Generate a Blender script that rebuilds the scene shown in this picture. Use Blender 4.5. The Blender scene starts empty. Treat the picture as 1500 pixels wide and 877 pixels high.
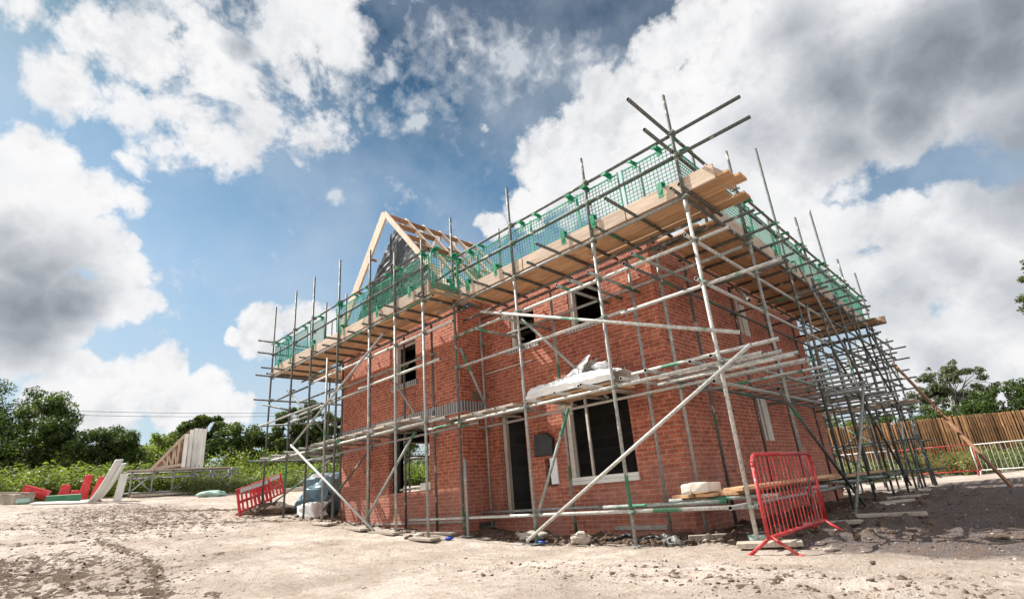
import bpy, bmesh, math, random
import numpy as np
from mathutils import Vector, Matrix, Euler, noise
random.seed(7); RNG = np.random.default_rng(7)
sc = bpy.context.scene
COL = sc.collection
rad = math.radians

# ------------------------------------------------------------------ helpers
def tag(o, label=None, cat=None, group=None, kind=None):
    if label: o['label'] = label
    if cat: o['category'] = cat
    if group: o['group'] = group
    if kind: o['kind'] = kind
    return o

def empty(name, loc=(0, 0, 0), rz=0.0, label=None, cat=None, group=None, kind=None):
    o = bpy.data.objects.new(name, None); COL.objects.link(o)
    o.location = loc; o.rotation_euler = (0, 0, rz); o.empty_display_size = .2
    return tag(o, label, cat, group, kind)

def link(name, me, mats, parent=None, mw=None):
    o = bpy.data.objects.new(name, me); COL.objects.link(o)
    for m in (mats if isinstance(mats, (list, tuple)) else [mats]):
        if m is not None and len(me.materials) < len(mats if isinstance(mats, (list, tuple)) else [mats]): me.materials.append(m)
    if parent is not None: o.parent = parent
    if mw is not None: o.matrix_local = mw
    return o

def np_mesh(name, verts, faces, smooth=False, mat_idx=None, uvs=None):
    """verts (n,3); faces (m,k) all the same k"""
    verts = np.asarray(verts, dtype=np.float32); faces = np.asarray(faces, dtype=np.int32)
    me = bpy.data.meshes.new(name)
    m, k = faces.shape
    me.vertices.add(len(verts)); me.vertices.foreach_set('co', verts.ravel())
    me.loops.add(m * k); me.loops.foreach_set('vertex_index', faces.ravel())
    me.polygons.add(m)
    me.polygons.foreach_set('loop_start', np.arange(0, m * k, k, dtype=np.int32))
    me.polygons.foreach_set('loop_total', np.full(m, k, dtype=np.int32))
    if smooth: me.polygons.foreach_set('use_smooth', np.ones(m, dtype=bool))
    if mat_idx is not None: me.polygons.foreach_set('material_index', np.asarray(mat_idx, dtype=np.int32))
    if uvs is not None:
        uv = me.uv_layers.new(name='UVMap'); uv.data.foreach_set('uv', np.asarray(uvs, dtype=np.float32).ravel())
    me.update(calc_edges=True)
    return me

class MB:
    """collects boxes, prisms and tubes into ONE mesh"""
    def __init__(s): s.v = []; s.f = []; s.m = []
    def quad(s, a, b, c, d, mi=0):
        n = len(s.v); s.v += [tuple(a), tuple(b), tuple(c), tuple(d)]; s.f.append((n, n+1, n+2, n+3)); s.m.append(mi)
    def box(s, lo, hi, mi=0, M=None):
        x0, y0, z0 = lo; x1, y1, z1 = hi
        p = [(x0,y0,z0),(x1,y0,z0),(x1,y1,z0),(x0,y1,z0),(x0,y0,z1),(x1,y0,z1),(x1,y1,z1),(x0,y1,z1)]
        if M is not None: p = [tuple(M @ Vector(q)) for q in p]
        n = len(s.v); s.v += p
        for f in ((0,3,2,1),(4,5,6,7),(0,1,5,4),(1,2,6,5),(2,3,7,6),(3,0,4,7)):
            s.f.append(tuple(n+i for i in f)); s.m.append(mi)
    def beam(s, a, b, w, h, mi=0, up=(0, 0, 1)):
        """rectangular bar a->b, w across, h along 'up'"""
        a = Vector(a); b = Vector(b); d = b - a; L = d.length; d.normalize()
        u = Vector(up); x = d.cross(u)
        if x.length < 1e-4: x = d.cross(Vector((1, 0, 0)))
        x.normalize(); y = x.cross(d)
        M = Matrix((x, d, y)).transposed().to_4x4(); M.translation = a
        s.box((-w/2, 0, -h/2), (w/2, L, h/2), mi, M)
    def tube(s, a, b, r, n=8, mi=0, r2=None, cap=True):
        a = Vector(a); b = Vector(b); d = (b - a).normalized(); r2 = r if r2 is None else r2
        x = d.orthogonal().normalized(); y = d.cross(x); k = len(s.v)
        for c, rr in ((a, r), (b, r2)):
            for i in range(n):
                t = 2*math.pi*i/n; s.v.append(tuple(c + rr*(math.cos(t)*x + math.sin(t)*y)))
        for i in range(n):
            j = (i+1) % n; s.f.append((k+i, k+j, k+n+j, k+n+i)); s.m.append(mi)
        if cap:
            s.f.append(tuple(k+i for i in reversed(range(n)))); s.m.append(mi)
            s.f.append(tuple(k+n+i for i in range(n))); s.m.append(mi)
    def path(s, pts, r, n=8, mi=0):
        for a, b in zip(pts[:-1], pts[1:]): s.tube(a, b, r, n, mi)
    def mesh(s, name, smooth=False, bevel=0):
        me = bpy.data.meshes.new(name); me.from_pydata(s.v, [], s.f); 
        for p, i in zip(me.polygons, s.m): p.material_index = i; p.use_smooth = smooth
        me.update()
        if bevel:
            bm = bmesh.new(); bm.from_mesh(me)
            bmesh.ops.bevel(bm, geom=bm.edges[:], offset=bevel, segments=1, affect='EDGES', clamp_overlap=True)
            bm.to_mesh(me); bm.free()
        return me
    def build(s, name, mats, parent=None, smooth=False, bevel=0, mw=None):
        return link(name, s.mesh(name, smooth, bevel), mats, parent, mw)

def frame_to(a, b, up=(0, 0, 1)):
    """matrix whose z runs a->b, origin a"""
    a = Vector(a); d = (Vector(b) - a).normalized()
    x = Vector(up).cross(d)
    if x.length < 1e-3: x = Vector((1, 0, 0))
    x.normalize(); y = d.cross(x)
    M = Matrix((x, y, d)).transposed().to_4x4(); M.translation = a
    return M

def fract_noise(x, y, z=0.0, o=3):
    return noise.fractal(Vector((x, y, z)), 1.0, 2.0, o)

# ------------------------------------------------------------------ materials
def newmat(name):
    m = bpy.data.materials.new(name); m.use_nodes = True
    nt = m.node_tree; b = nt.nodes['Principled BSDF']; return m, nt, b
def N(nt, typ, **kw):
    n = nt.nodes.new(typ)
    for k, v in kw.items():
        if k.startswith('_'): setattr(n, k[1:], v)
        else: n.inputs[k.replace('__', ' ')].default_value = v
    return n
def L(nt, a, b): nt.links.new(a, b)
def ramp(nt, src, stops):
    r = nt.nodes.new('ShaderNodeValToRGB'); e = r.color_ramp.elements
    while len(e) > 1: e.remove(e[-1])
    e[0].position = stops[0][0]; e[0].color = (*stops[0][1], 1)
    for p, c in stops[1:]:
        q = e.new(p); q.color = (*c, 1)
    L(nt, src, r.inputs[0]); return r.outputs[0]
def mixc(nt, fac, a, b, mode='MIX'):
    n = nt.nodes.new('ShaderNodeMix'); n.data_type = 'RGBA'; n.blend_type = mode
    for s, v in ((n.inputs[0], fac), (n.inputs[6], a), (n.inputs[7], b)):
        if hasattr(v, 'links'): L(nt, v, s)
        elif isinstance(v, (int, float)): s.default_value = v
        else: s.default_value = (*v, 1)
    return n.outputs[2]
def math_(nt, op, a, b=None, clamp=False):
    n = nt.nodes.new('ShaderNodeMath'); n.operation = op; n.use_clamp = clamp
    for i, v in enumerate((a, b)):
        if v is None: continue
        if hasattr(v, 'links'): L(nt, v, n.inputs[i])
        else: n.inputs[i].default_value = v
    return n.outputs[0]
def bump(nt, b, h, strength=.4, dist=.01):
    n = nt.nodes.new('ShaderNodeBump'); n.inputs['Strength'].default_value = strength; n.inputs['Distance'].default_value = dist
    L(nt, h, n.inputs['Height']); L(nt, n.outputs[0], b.inputs['Normal'])
def coords(nt, kind='Object'):
    return nt.nodes.new('ShaderNodeTexCoord').outputs[kind]
def noise_(nt, vec, scale, detail=4, rough=.55):
    n = nt.nodes.new('ShaderNodeTexNoise'); n.inputs['Scale'].default_value = scale
    n.inputs['Detail'].default_value = detail; n.inputs['Roughness'].default_value = rough
    if vec is not None: L(nt, vec, n.inputs['Vector'])
    return n.outputs['Fac']
def vscale(nt, vec, s):
    n = nt.nodes.new('ShaderNodeVectorMath'); n.operation = 'MULTIPLY'; n.inputs[1].default_value = s
    L(nt, vec, n.inputs[0]); return n.outputs[0]

def simple(name, col, rough=.6, metal=0.0, var=.15, scale=6.0, bumpy=0.0):
    m, nt, b = newmat(name)
    c = coords(nt); f = noise_(nt, c, scale, 5)
    lo = tuple(x*(1-var) for x in col); hi = tuple(min(1, x*(1+var)) for x in col)
    L(nt, ramp(nt, f, [(.3, lo), (.7, hi)]), b.inputs['Base Color'])
    b.inputs['Roughness'].default_value = rough; b.inputs['Metallic'].default_value = metal
    if bumpy: bump(nt, b, f, bumpy, .01)
    return m

def scuffed(name, col, rough):
    m, nt, b = newmat(name); c = coords(nt)
    n1 = noise_(nt, c, 5, 5, .65); n2 = noise_(nt, c, 45, 4, .6)
    base = ramp(nt, n1, [(.3, tuple(x*.72 for x in col)), (.7, tuple(min(1, x*1.2+.01) for x in col))])
    base = mixc(nt, ramp(nt, math_(nt, 'ADD', n1, math_(nt, 'MULTIPLY', math_(nt, 'SUBTRACT', n2, .5), .8)), [(.60, (0,)*3), (.68, (.8,)*3)]), base, (.42, .31, .24))
    L(nt, base, b.inputs['Base Color']); b.inputs['Roughness'].default_value = rough; bump(nt, b, n2, .2, .002)
    return m

def brick_material():
    m, nt, b = newmat('red_brick')
    uv = nt.nodes.new('ShaderNodeUVMap').outputs[0]
    def bt(c1, c2, mo, bias=0.0):
        t = nt.nodes.new('ShaderNodeTexBrick'); t.offset = .5; t.squash = 1
        t.inputs['Scale'].default_value = 1; t.inputs['Brick Width'].default_value = .204; t.inputs['Row Height'].default_value = .068
        t.inputs['Mortar Size'].default_value = .0080; t.inputs['Mortar Smooth'].default_value = .45; t.inputs['Bias'].default_value = bias
        t.inputs['Color1'].default_value = (*c1, 1); t.inputs['Color2'].default_value = (*c2, 1); t.inputs['Mortar'].default_value = (*mo, 1)
        L(nt, uv, t.inputs['Vector']); return t
    n1 = noise_(nt, uv, 1.1, 4); n2 = noise_(nt, uv, 60, 4); n3 = noise_(nt, uv, 9, 3)
    # joints wander slightly
    wob = nt.nodes.new('ShaderNodeVectorMath'); wob.operation = 'MULTIPLY_ADD'
    nn = nt.nodes.new('ShaderNodeTexNoise'); nn.inputs['Scale'].default_value = 14; L(nt, uv, nn.inputs['Vector'])
    L(nt, nn.outputs['Color'], wob.inputs[0]); wob.inputs[1].default_value = (.007, .005, 0); L(nt, uv, wob.inputs[2])
    t = bt((.51, .150, .076), (.33, .078, .044), (.56, .37, .29)); L(nt, wob.outputs[0], t.inputs['Vector'])
    col = mixc(nt, math_(nt, 'MULTIPLY', n2, .25), t.outputs['Color'], (.50, .15, .08))
    blot = ramp(nt, n3, [(.32, (.66, .64, .66)), (.62, (1.12, 1.12, 1.12))])
    col = mixc(nt, 1.0, col, blot, 'MULTIPLY')
    batch = ramp(nt, noise_(nt, uv, .8, 4, .65), [(.36, (.80, .76, .76)), (.52, (1, 1, 1)), (.66, (1.12, 1.14, 1.12))])
    col = mixc(nt, 1.0, col, batch, 'MULTIPLY')
    smear = ramp(nt, noise_(nt, vscale(nt, uv, (1, .45, 1)), 5.5, 6, .7), [(.62, (0,)*3), (.76, (.24,)*3)])
    col = mixc(nt, smear, col, (.60, .42, .34))
    # pale lime bloom on the lower courses
    sep = nt.nodes.new('ShaderNodeSeparateXYZ'); L(nt, uv, sep.inputs[0])
    low = nt.nodes.new('ShaderNodeMapRange'); low.inputs['From Min'].default_value = 1.35; low.inputs['From Max'].default_value = .45
    L(nt, sep.outputs['Y'], low.inputs['Value'])
    fac = math_(nt, 'MULTIPLY', math_(nt, 'MULTIPLY', low.outputs[0], ramp(nt, n1, [(.34, (0,)*3), (.60, (1,)*3)])), .42)
    col = mixc(nt, fac, col, (.50, .30, .25))
    L(nt, col, b.inputs['Base Color']); b.inputs['Roughness'].default_value = .88
    h = math_(nt, 'ADD', math_(nt, 'MULTIPLY', t.outputs['Fac'], -1.0), math_(nt, 'MULTIPLY', n2, .35))
    bump(nt, b, h, .8, .006)
    return m

def soldier_material():
    m, nt, b = newmat('soldier_course_brick')
    uv = nt.nodes.new('ShaderNodeUVMap').outputs[0]
    t = nt.nodes.new('ShaderNodeTexBrick'); t.offset = 0
    for k, v in (('Scale', 1), ('Brick Width', .075), ('Row Height', .235), ('Mortar Size', .0105), ('Mortar Smooth', .2)): t.inputs[k].default_value = v
    t.inputs['Color1'].default_value = (.12, .125, .145, 1); t.inputs['Color2'].default_value = (.20, .20, .22, 1); t.inputs['Mortar'].default_value = (.62, .56, .50, 1)
    L(nt, uv, t.inputs['Vector']); L(nt, t.outputs['Color'], b.inputs['Base Color']); b.inputs['Roughness'].default_value = .75
    bump(nt, b, math_(nt, 'MULTIPLY', t.outputs['Fac'], -1), .6, .005)
    return m

def block_material():
    m, nt, b = newmat('grey_blockwork')
    uv = nt.nodes.new('ShaderNodeUVMap').outputs[0]
    t = nt.nodes.new('ShaderNodeTexBrick'); t.offset = .5
    for k, v in (('Scale', 1), ('Brick Width', .45), ('Row Height', .225), ('Mortar Size', .01), ('Mortar Smooth', .2)): t.inputs[k].default_value = v
    t.inputs['Color1'].default_value = (.085, .085, .083, 1); t.inputs['Color2'].default_value = (.06, .06, .058, 1); t.inputs['Mortar'].default_value = (.11, .105, .095, 1)
    L(nt, uv, t.inputs['Vector']); L(nt, t.outputs['Color'], b.inputs['Base Color']); b.inputs['Roughness'].default_value = .95
    return m

def tube_material(name='galvanised_tube', base=(.40, .41, .40), green=.5):
    m, nt, b = newmat(name)
    c = coords(nt); oi = nt.nodes.new('ShaderNodeObjectInfo')
    sep = nt.nodes.new('ShaderNodeSeparateXYZ'); L(nt, c, sep.inputs[0])
    zz = math_(nt, 'ADD', sep.outputs['Z'], math_(nt, 'MULTIPLY', oi.outputs['Random'], 91.0))
    cmb = nt.nodes.new('ShaderNodeCombineXYZ'); L(nt, zz, cmb.inputs['Z']); L(nt, math_(nt, 'MULTIPLY', oi.outputs['Random'], 37.0), cmb.inputs['X'])
    band = noise_(nt, cmb.outputs[0], 1.35, 2, .4)
    add = nt.nodes.new('ShaderNodeVectorMath'); add.operation = 'ADD'; L(nt, c, add.inputs[0]); L(nt, cmb.outputs[0], add.inputs[1])
    fine = noise_(nt, vscale(nt, add.outputs[0], (1, 1, .35)), 38, 5, .65)
    mid = noise_(nt, vscale(nt, add.outputs[0], (1, 1, .3)), 9, 3)
    steel = ramp(nt, fine, [(.28, tuple(x*.55 for x in base)), (.5, base), (.72, tuple(min(1, x*1.45) for x in base))])
    steel = mixc(nt, ramp(nt, mid, [(.60, (0,)*3), (.68, (.75,)*3)]), steel, (.62, .59, .53))      # mortar and lime splashes
    rust = ramp(nt, noise_(nt, add.outputs[0], 6.5, 4), [(.62, (0,)*3), (.74, (.5,)*3)])
    steel = mixc(nt, rust, steel, (.17, .09, .05))
    g = math_(nt, 'ADD', band, math_(nt, 'MULTIPLY', math_(nt, 'SUBTRACT', fine, .5), .10))
    gm = ramp(nt, g, [(.665-.032*green, (0,)*3), (.685-.032*green, (.92,)*3)])
    paint = mixc(nt, fine, (.014, .115, .055), (.05, .24, .125))
    col = mixc(nt, gm, steel, paint)
    L(nt, col, b.inputs['Base Color'])
    L(nt, math_(nt, 'SUBTRACT', .35, math_(nt, 'MULTIPLY', gm, .35)), b.inputs['Metallic'])
    L(nt, ramp(nt, fine, [(.3, (.72,)*3), (.7, (.52,)*3)]), b.inputs['Roughness'])
    bump(nt, b, fine, .15, .002)
    return m

def wood_material(name, c1, c2, scale=1.0, axis=2, rough=.8, worn=.35, island=False):
    m, nt, b = newmat(name)
    c = coords(nt); oi = nt.nodes.new('ShaderNodeObjectInfo')
    off = nt.nodes.new('ShaderNodeVectorMath'); off.operation = 'ADD'; L(nt, c, off.inputs[0])
    cmb = nt.nodes.new('ShaderNodeCombineXYZ'); 
    for i in range(3): L(nt, math_(nt, 'MULTIPLY', oi.outputs['Random'], 23.0 + 7*i), cmb.inputs[i])
    L(nt, cmb.outputs[0], off.inputs[1])
    s = [9, 9, 9]; s[axis] = .7
    g = noise_(nt, vscale(nt, off.outputs[0], tuple(x*scale for x in s)), 3.5, 6, .6)
    big = noise_(nt, off.outputs[0], 1.7, 3)
    col = ramp(nt, g, [(.30, c2), (.55, c1), (.75, tuple(min(1, x*1.25) for x in c1))])
    tint = ramp(nt, oi.outputs['Random'], [(0, (.68, .66, .64)), (1, (1.14, 1.12, 1.10))])
    if island: tint = ramp(nt, nt.nodes.new('ShaderNodeNewGeometry').outputs['Random Per Island'], [(0, (.42, .40, .38)), (.5, (.9, .9, .9)), (1, (1.45, 1.42, 1.35))])
    col = mixc(nt, 1.0, col, tint, 'MULTIPLY')
    col = mixc(nt, math_(nt, 'MULTIPLY', ramp(nt, big, [(.5, (0,)*3), (.68, (1,)*3)]), worn), col, tuple(x*.55 for x in c2))
    L(nt, col, b.inputs['Base Color']); b.inputs['Roughness'].default_value = rough
    bump(nt, b, g, .3, .004)
    return m

def leaf_material(name, dark, light, trans=.35):
    m, nt, b = newmat(name)
    nt.nodes.remove(b); out = nt.nodes['Material Output']
    at = nt.nodes.new('ShaderNodeAttribute'); at.attribute_name = 'leaf'
    col = ramp(nt, at.outputs['Fac'], [(0.0, dark), (.6, tuple((a+c)/2 for a, c in zip(dark, light))), (1.0, light)])
    d = nt.nodes.new('ShaderNodeBsdfPrincipled'); d.inputs['Roughness'].default_value = .55; L(nt, col, d.inputs['Base Color'])
    t = nt.nodes.new('ShaderNodeBsdfTranslucent'); L(nt, mixc(nt, 1.0, col, (1.5, 1.6, .7), 'MULTIPLY'), t.inputs['Color'])
    mx = nt.nodes.new('ShaderNodeMixShader'); mx.inputs[0].default_value = trans
    L(nt, d.outputs[0], mx.inputs[1]); L(nt, t.outputs[0], mx.inputs[2]); L(nt, mx.outputs[0], out.inputs['Surface'])
    return m

def ground_material():
    m, nt, b = newmat('dried_clay_ground')
    g = nt.nodes.new('ShaderNodeNewGeometry').outputs['Position']
    at = nt.nodes.new('ShaderNodeAttribute'); at.attribute_name = 'soil'
    at2 = nt.nodes.new('ShaderNodeAttribute'); at2.attribute_name = 'gravel'  # weight of the darker speckled ground on the right
    at3 = nt.nodes.new('ShaderNodeAttribute'); at3.attribute_name = 'turf'
    n_big = noise_(nt, g, .55, 5, .6); n_mid = noise_(nt, g, 3.2, 6, .65); n_fine = noise_(nt, g, 22, 6, .7); n_vf = noise_(nt, g, 95, 3, .6)
    stre = noise_(nt, vscale(nt, g, (.35, 2.4, 1)), 2.1, 5, .65)
    pale = ramp(nt, n_mid, [(.28, (.47, .37, .30)), (.5, (.67, .565, .48)), (.72, (.79, .71, .635))])
    pale = mixc(nt, ramp(nt, n_big, [(.42, (0,)*3), (.60, (.60,)*3)]), pale, (.345, .265, .205))
    pale = mixc(nt, math_(nt, 'MULTIPLY', ramp(nt, stre, [(.54, (0,)*3), (.70, (1,)*3)]), .35), pale, (.24, .18, .135))
    pale = mixc(nt, ramp(nt, n_fine, [(.57, (0,)*3), (.70, (.62,)*3)]), pale, (.21, .155, .115))
    n_fleck = noise_(nt, vscale(nt, g, (1, 1, .3)), 8.5, 7, .72)
    pale = mixc(nt, ramp(nt, n_fleck, [(.56, (0,)*3), (.64, (.50,)*3), (.75, (.75,)*3)]), pale, (.22, .16, .12))
    pale = mixc(nt, ramp(nt, n_vf, [(.62, (0,)*3), (.74, (.55,)*3)]), pale, (.70, .66, .61))
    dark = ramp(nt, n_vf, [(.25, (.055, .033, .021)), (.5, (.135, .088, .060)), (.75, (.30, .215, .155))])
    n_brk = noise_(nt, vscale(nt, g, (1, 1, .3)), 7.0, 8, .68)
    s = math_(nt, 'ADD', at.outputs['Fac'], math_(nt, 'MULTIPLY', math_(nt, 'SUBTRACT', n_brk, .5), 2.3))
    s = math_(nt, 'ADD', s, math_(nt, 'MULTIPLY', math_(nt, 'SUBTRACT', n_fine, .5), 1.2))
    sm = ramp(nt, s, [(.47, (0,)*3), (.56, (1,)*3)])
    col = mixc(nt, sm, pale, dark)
    dark_ground = ramp(nt, n_vf, [(.30, (.060, .046, .045)), (.5, (.155, .122, .112)), (.70, (.36, .31, .285))])
    dark_ground = mixc(nt, ramp(nt, n_mid, [(.45, (0,)*3), (.65, (.8,)*3)]), dark_ground, (.22, .15, .11))
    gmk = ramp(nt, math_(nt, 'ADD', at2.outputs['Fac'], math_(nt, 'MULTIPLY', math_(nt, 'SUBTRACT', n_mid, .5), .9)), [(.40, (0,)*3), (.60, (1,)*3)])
    col = mixc(nt, gmk, col, dark_ground)
    turf = ramp(nt, n_mid, [(.3, (.05, .075, .02)), (.7, (.13, .15, .05))])
    col = mixc(nt, at3.outputs['Fac'], col, turf)
    L(nt, col, b.inputs['Base Color']); b.inputs['Roughness'].default_value = .95
    h = math_(nt, 'ADD', math_(nt, 'MULTIPLY', n_fine, 1.0), math_(nt, 'MULTIPLY', n_vf, .35)); h = math_(nt, 'ADD', h, math_(nt, 'MULTIPLY', n_fleck, 1.1))
    bump(nt, b, h, 1.0, .045)
    return m

M = dict(
    brick=brick_material(), soldier=soldier_material(), block=block_material(),
    steel=tube_material('galvanised_tube', (.32, .325, .31), .45), steel_dark=tube_material('dark_tube', (.115, .125, .12), .8),
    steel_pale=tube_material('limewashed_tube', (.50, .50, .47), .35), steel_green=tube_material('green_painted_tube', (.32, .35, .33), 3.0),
    coupler=simple('forged_coupler', (.22, .25, .21), .6, .3, .55, 14), hole=simple('tube_bore_shade', (.01, .01, .01), .9),  # near-black colour paints the shade inside the open tube ends
    board=wood_material('scaffold_board', (.70, .44, .25), (.46, .26, .14), worn=.3),
    toe=wood_material('toe_board_timber', (.53, .43, .34), (.39, .30, .23), worn=.25),
    timber=wood_material('sawn_truss_timber', (.68, .57, .47), (.50, .40, .31), worn=.15),
    nog=wood_material('brown_noggin_timber', (.40, .22, .13), (.26, .14, .08), worn=.2),
    greywood=wood_material('weathered_plank', (.54, .48, .41), (.36, .30, .25)),
    fence=wood_material('stained_picket', (.58, .33, .16), (.28, .14, .07), worn=.4, island=True),
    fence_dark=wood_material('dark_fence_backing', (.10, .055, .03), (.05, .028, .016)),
    green=simple('green_guard_plastic', (.012, .25, .125), .45, 0, .25, 12),
    netgreen=simple('green_wire_coating', (.014, .27, .155), .5, 0, .35, 8),
    membrane=simple('black_membrane', (.035, .035, .038), .38, 0, .4, 5),
    white=simple('white_plastic_sheet', (.86, .87, .88), .38, 0, .06, 5), frame=simple('pale_window_frame', (.62, .58, .52), .6, 0, .15, 14),
    whiteboard=simple('white_faced_board', (.76, .76, .73), .5, 0, .08, 3),
    red=scuffed('red_barrier_paint', (.50, .030, .034), .5), redplastic=scuffed('red_barrier_plastic', (.66, .035, .045), .55),
    whitepaint=simple('white_barrier_paint', (.74, .74, .72), .45, 0, .12, 10),
    dark=simple('dark_plastic', (.028, .03, .032), .45, 0, .4, 7), concrete=simple('concrete', (.42, .39, .35), .9, 0, .2, 12, .3),
    lime=simple('pale_lime_block', (.70, .63, .55), .9, 0, .12, 10, .3), blue=simple('blue_film', (.02, .07, .50), .4, 0, .2, 9),
    teal=simple('blue_grey_tarpaulin', (.12, .20, .25), .42, 0, .3, 4), greenpanel=simple('green_site_panel', (.03, .17, .08), .5, 0, .25, 4),
    mint=simple('pale_green_sack', (.40, .58, .50), .6, 0, .2, 5), stone=simple('pale_stone', (.46, .40, .34), .95, 0, .25, 9, .5),
    clod=simple('soil_clod', (.13, .09, .065), .98, 0, .45, 14, .5), bark=simple('bark', (.10, .075, .055), .95, 0, .4, 10, .6),
    cable=simple('cable_sheath', (.03, .03, .03), .5), palebark=simple('pale_bark', (.26, .24, .21), .9, 0, .3, 9, .4),
    floor=simple('concrete_floor', (.07, .068, .065), .9, 0, .2, 5), deckwood=simple('chipboard_deck', (.16, .12, .08), .85, 0, .2, 6),
    hay=simple('dry_seed_heads', (.38, .33, .22), .9, 0, .2, 20),
    ground=ground_material())
LEAF = dict(
    dark=leaf_material('dark_green_leaves', (.018, .038, .010), (.12, .17, .042), .45),
    mid=leaf_material('mid_green_leaves', (.026, .052, .012), (.15, .20, .05)),
    bright=leaf_material('bright_green_leaves', (.055, .095, .020), (.31, .36, .10), .45),
    olive=leaf_material('grey_green_leaves', (.055, .070, .036), (.20, .22, .13)),
    weed=leaf_material('weed_leaves', (.05, .08, .02), (.30, .33, .13)))

# ------------------------------------------------------------------ camera (solved from the photo's vanishing points)
cam_d = bpy.data.cameras.new('camera'); cam = bpy.data.objects.new('camera', cam_d); COL.objects.link(cam)
R = Matrix.Rotation(rad(43.5852), 3, 'Z') @ Matrix.Rotation(rad(90 + 18.5836), 3, 'X') @ Matrix.Rotation(rad(-4.7269), 3, 'Z')
CAM = Vector((3.668, -7.232, .6662))
cam.matrix_world = Matrix.Translation(CAM) @ R.to_4x4()
cam_d.sensor_width = 36; cam_d.lens = 751.85/1500*36; cam_d.shift_y = 28.1/1500; cam_d.clip_end = 3000; cam_d.clip_start = .05
sc.camera = cam

# ------------------------------------------------------------------ sky and sun
LIGHT = Vector((.80, .34, -1.0)).normalized()
sun_d = bpy.data.lights.new('sun', 'SUN'); sun_d.energy = 5.0; sun_d.angle = rad(.53); sun_d.color = (1, .955, .88)
sun = bpy.data.objects.new('sun', sun_d); COL.objects.link(sun); sun.location = (-20, -6, 25)
sun.rotation_euler = LIGHT.to_track_quat('-Z', 'Y').to_euler()
elev = math.asin(-LIGHT.z); azi = math.atan2(-LIGHT.x, -LIGHT.y)

w = bpy.data.worlds.new('World'); sc.world = w; w.use_nodes = True
nt = w.node_tree; bg = nt.nodes['Background']; bg.inputs['Strength'].default_value = .10
sky = nt.nodes.new('ShaderNodeTexSky'); sky.sky_type = 'NISHITA'; sky.sun_disc = False
sky.sun_elevation = elev; sky.sun_rotation = azi; sky.air_density = 1.1; sky.dust_density = .7; sky.ozone_density = 1.8
D = nt.nodes.new('ShaderNodeTexCoord').outputs['Generated']
def vm(op, a, b=None):
    n = nt.nodes.new('ShaderNodeVectorMath'); n.operation = op
    for i, v in enumerate((a, b)):
        if v is None: continue
        if hasattr(v, 'links'): L(nt, v, n.inputs[i])
        else: n.inputs[i].default_value = v
    return n
def vnoise(scale, detail, rough, vec=None, dist=0.0):
    n = nt.nodes.new('ShaderNodeTexNoise'); n.inputs['Scale'].default_value = scale; n.inputs['Detail'].default_value = detail; n.inputs['Roughness'].default_value = rough; n.inputs['Distortion'].default_value = dist
    L(nt, D if vec is None else vec, n.inputs['Vector']); return n
def wander(amt, scale, rough=.6):
    n = vnoise(scale, 5, rough); s = vm('SUBTRACT', n.outputs['Color'], (.5, .5, .5)).outputs[0]
    return vm('ADD', D, vm('MULTIPLY', s, (amt,)*3).outputs[0]).outputs[0]
def cloud_dir(px, py): return (R @ Vector(((px-750)/751.85, -(py-466.6)/751.85, -1.0))).normalized()
def blob_sum(blobs, vec):
    tot = None
    for q in blobs:
        px, py, rp = q[:3]; a = q[3] if len(q) > 3 else 1.0
        c = cloud_dir(px, py); r = max((cloud_dir(px+rp, py)-c).length, (cloud_dir(px, py+rp)-c).length)
        dn = nt.nodes.new('ShaderNodeVectorMath'); dn.operation = 'DISTANCE'; L(nt, vec, dn.inputs[0]); dn.inputs[1].default_value = tuple(c)
        mr = nt.nodes.new('ShaderNodeMapRange'); mr.inputs['From Min'].default_value = r*1.5; mr.inputs['From Max'].default_value = 0; mr.inputs['To Max'].default_value = 1.5*a
        L(nt, dn.outputs['Value'], mr.inputs['Value'])
        tot = mr.outputs[0] if tot is None else math_(nt, 'MAXIMUM', tot, mr.outputs[0])
    return tot
BROKEN = [(40,20,60),(120,60,70),(215,85,75),(300,50,70),(335,110,80),(410,60,75),(440,120,65),(95,125,60),(190,160,55),(270,160,70),(380,170,60),(455,180,55),(498,62,38),(195,250,38),(192,292,30),(245,222,38),(300,215,38),(345,215,42),(20,-30,80),(300,-60,120),(450,-40,90)]
CLOUDS = [(20,255,45),(75,245,45),(120,290,50),(50,320,75),(100,350,60),(15,400,75),(60,440,66),(145,375,40),(185,395,38),(170,440,45),(95,480,42),(15,500,62),(-60,380,110),(208,408,14),
    (60,535,30),(130,545,38),(180,560,45),(240,545,42),(265,590,45),(310,575,38),(345,600,30),(160,600,60),(350,488,20),(392,470,34),(440,468,38),(380,500,34),(465,480,30),(100,600,60),
    (725,335,22),(765,310,38),(800,265,50),(815,215,45),(865,180,55),(885,130,35),(935,150,60),(975,80,48),(1035,30,48),(1080,70,90),(900,250,100),(1010,180,120),(1130,100,130),(1250,60,130),(1380,70,130),(1500,80,130),(1080,280,120),(1190,190,120),(1310,160,95),(1420,130,100),(1500,170,60),(1240,-60,160),(1450,-60,160),
    (1185,320,38),(1235,345,50),(1300,340,50),(1345,320,42),(1410,315,46),(1470,320,55),(1230,410,70),(1320,400,80),(1410,385,90),(1500,400,95),(1340,500,45),(1400,495,50),(1460,490,55),(1520,500,60),(1300,560,60),(1430,560,70),(1530,560,70),(1150,380,70),
    (1600,300,90),(1700,150,160),(1700,450,160)]
WISPS = [(590,155,30,.8),(603,178,24,.9),(575,110,20,.6),(640,50,34,.6),(690,70,48,.72),(745,85,50,.75),(800,100,42,.65),(855,100,40,.6),(910,95,30,.5),(660,110,45,.5),(711,191,9,1),(487,286,13,.9),(560,190,30,.5),(640,85,60,.5)]
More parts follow.
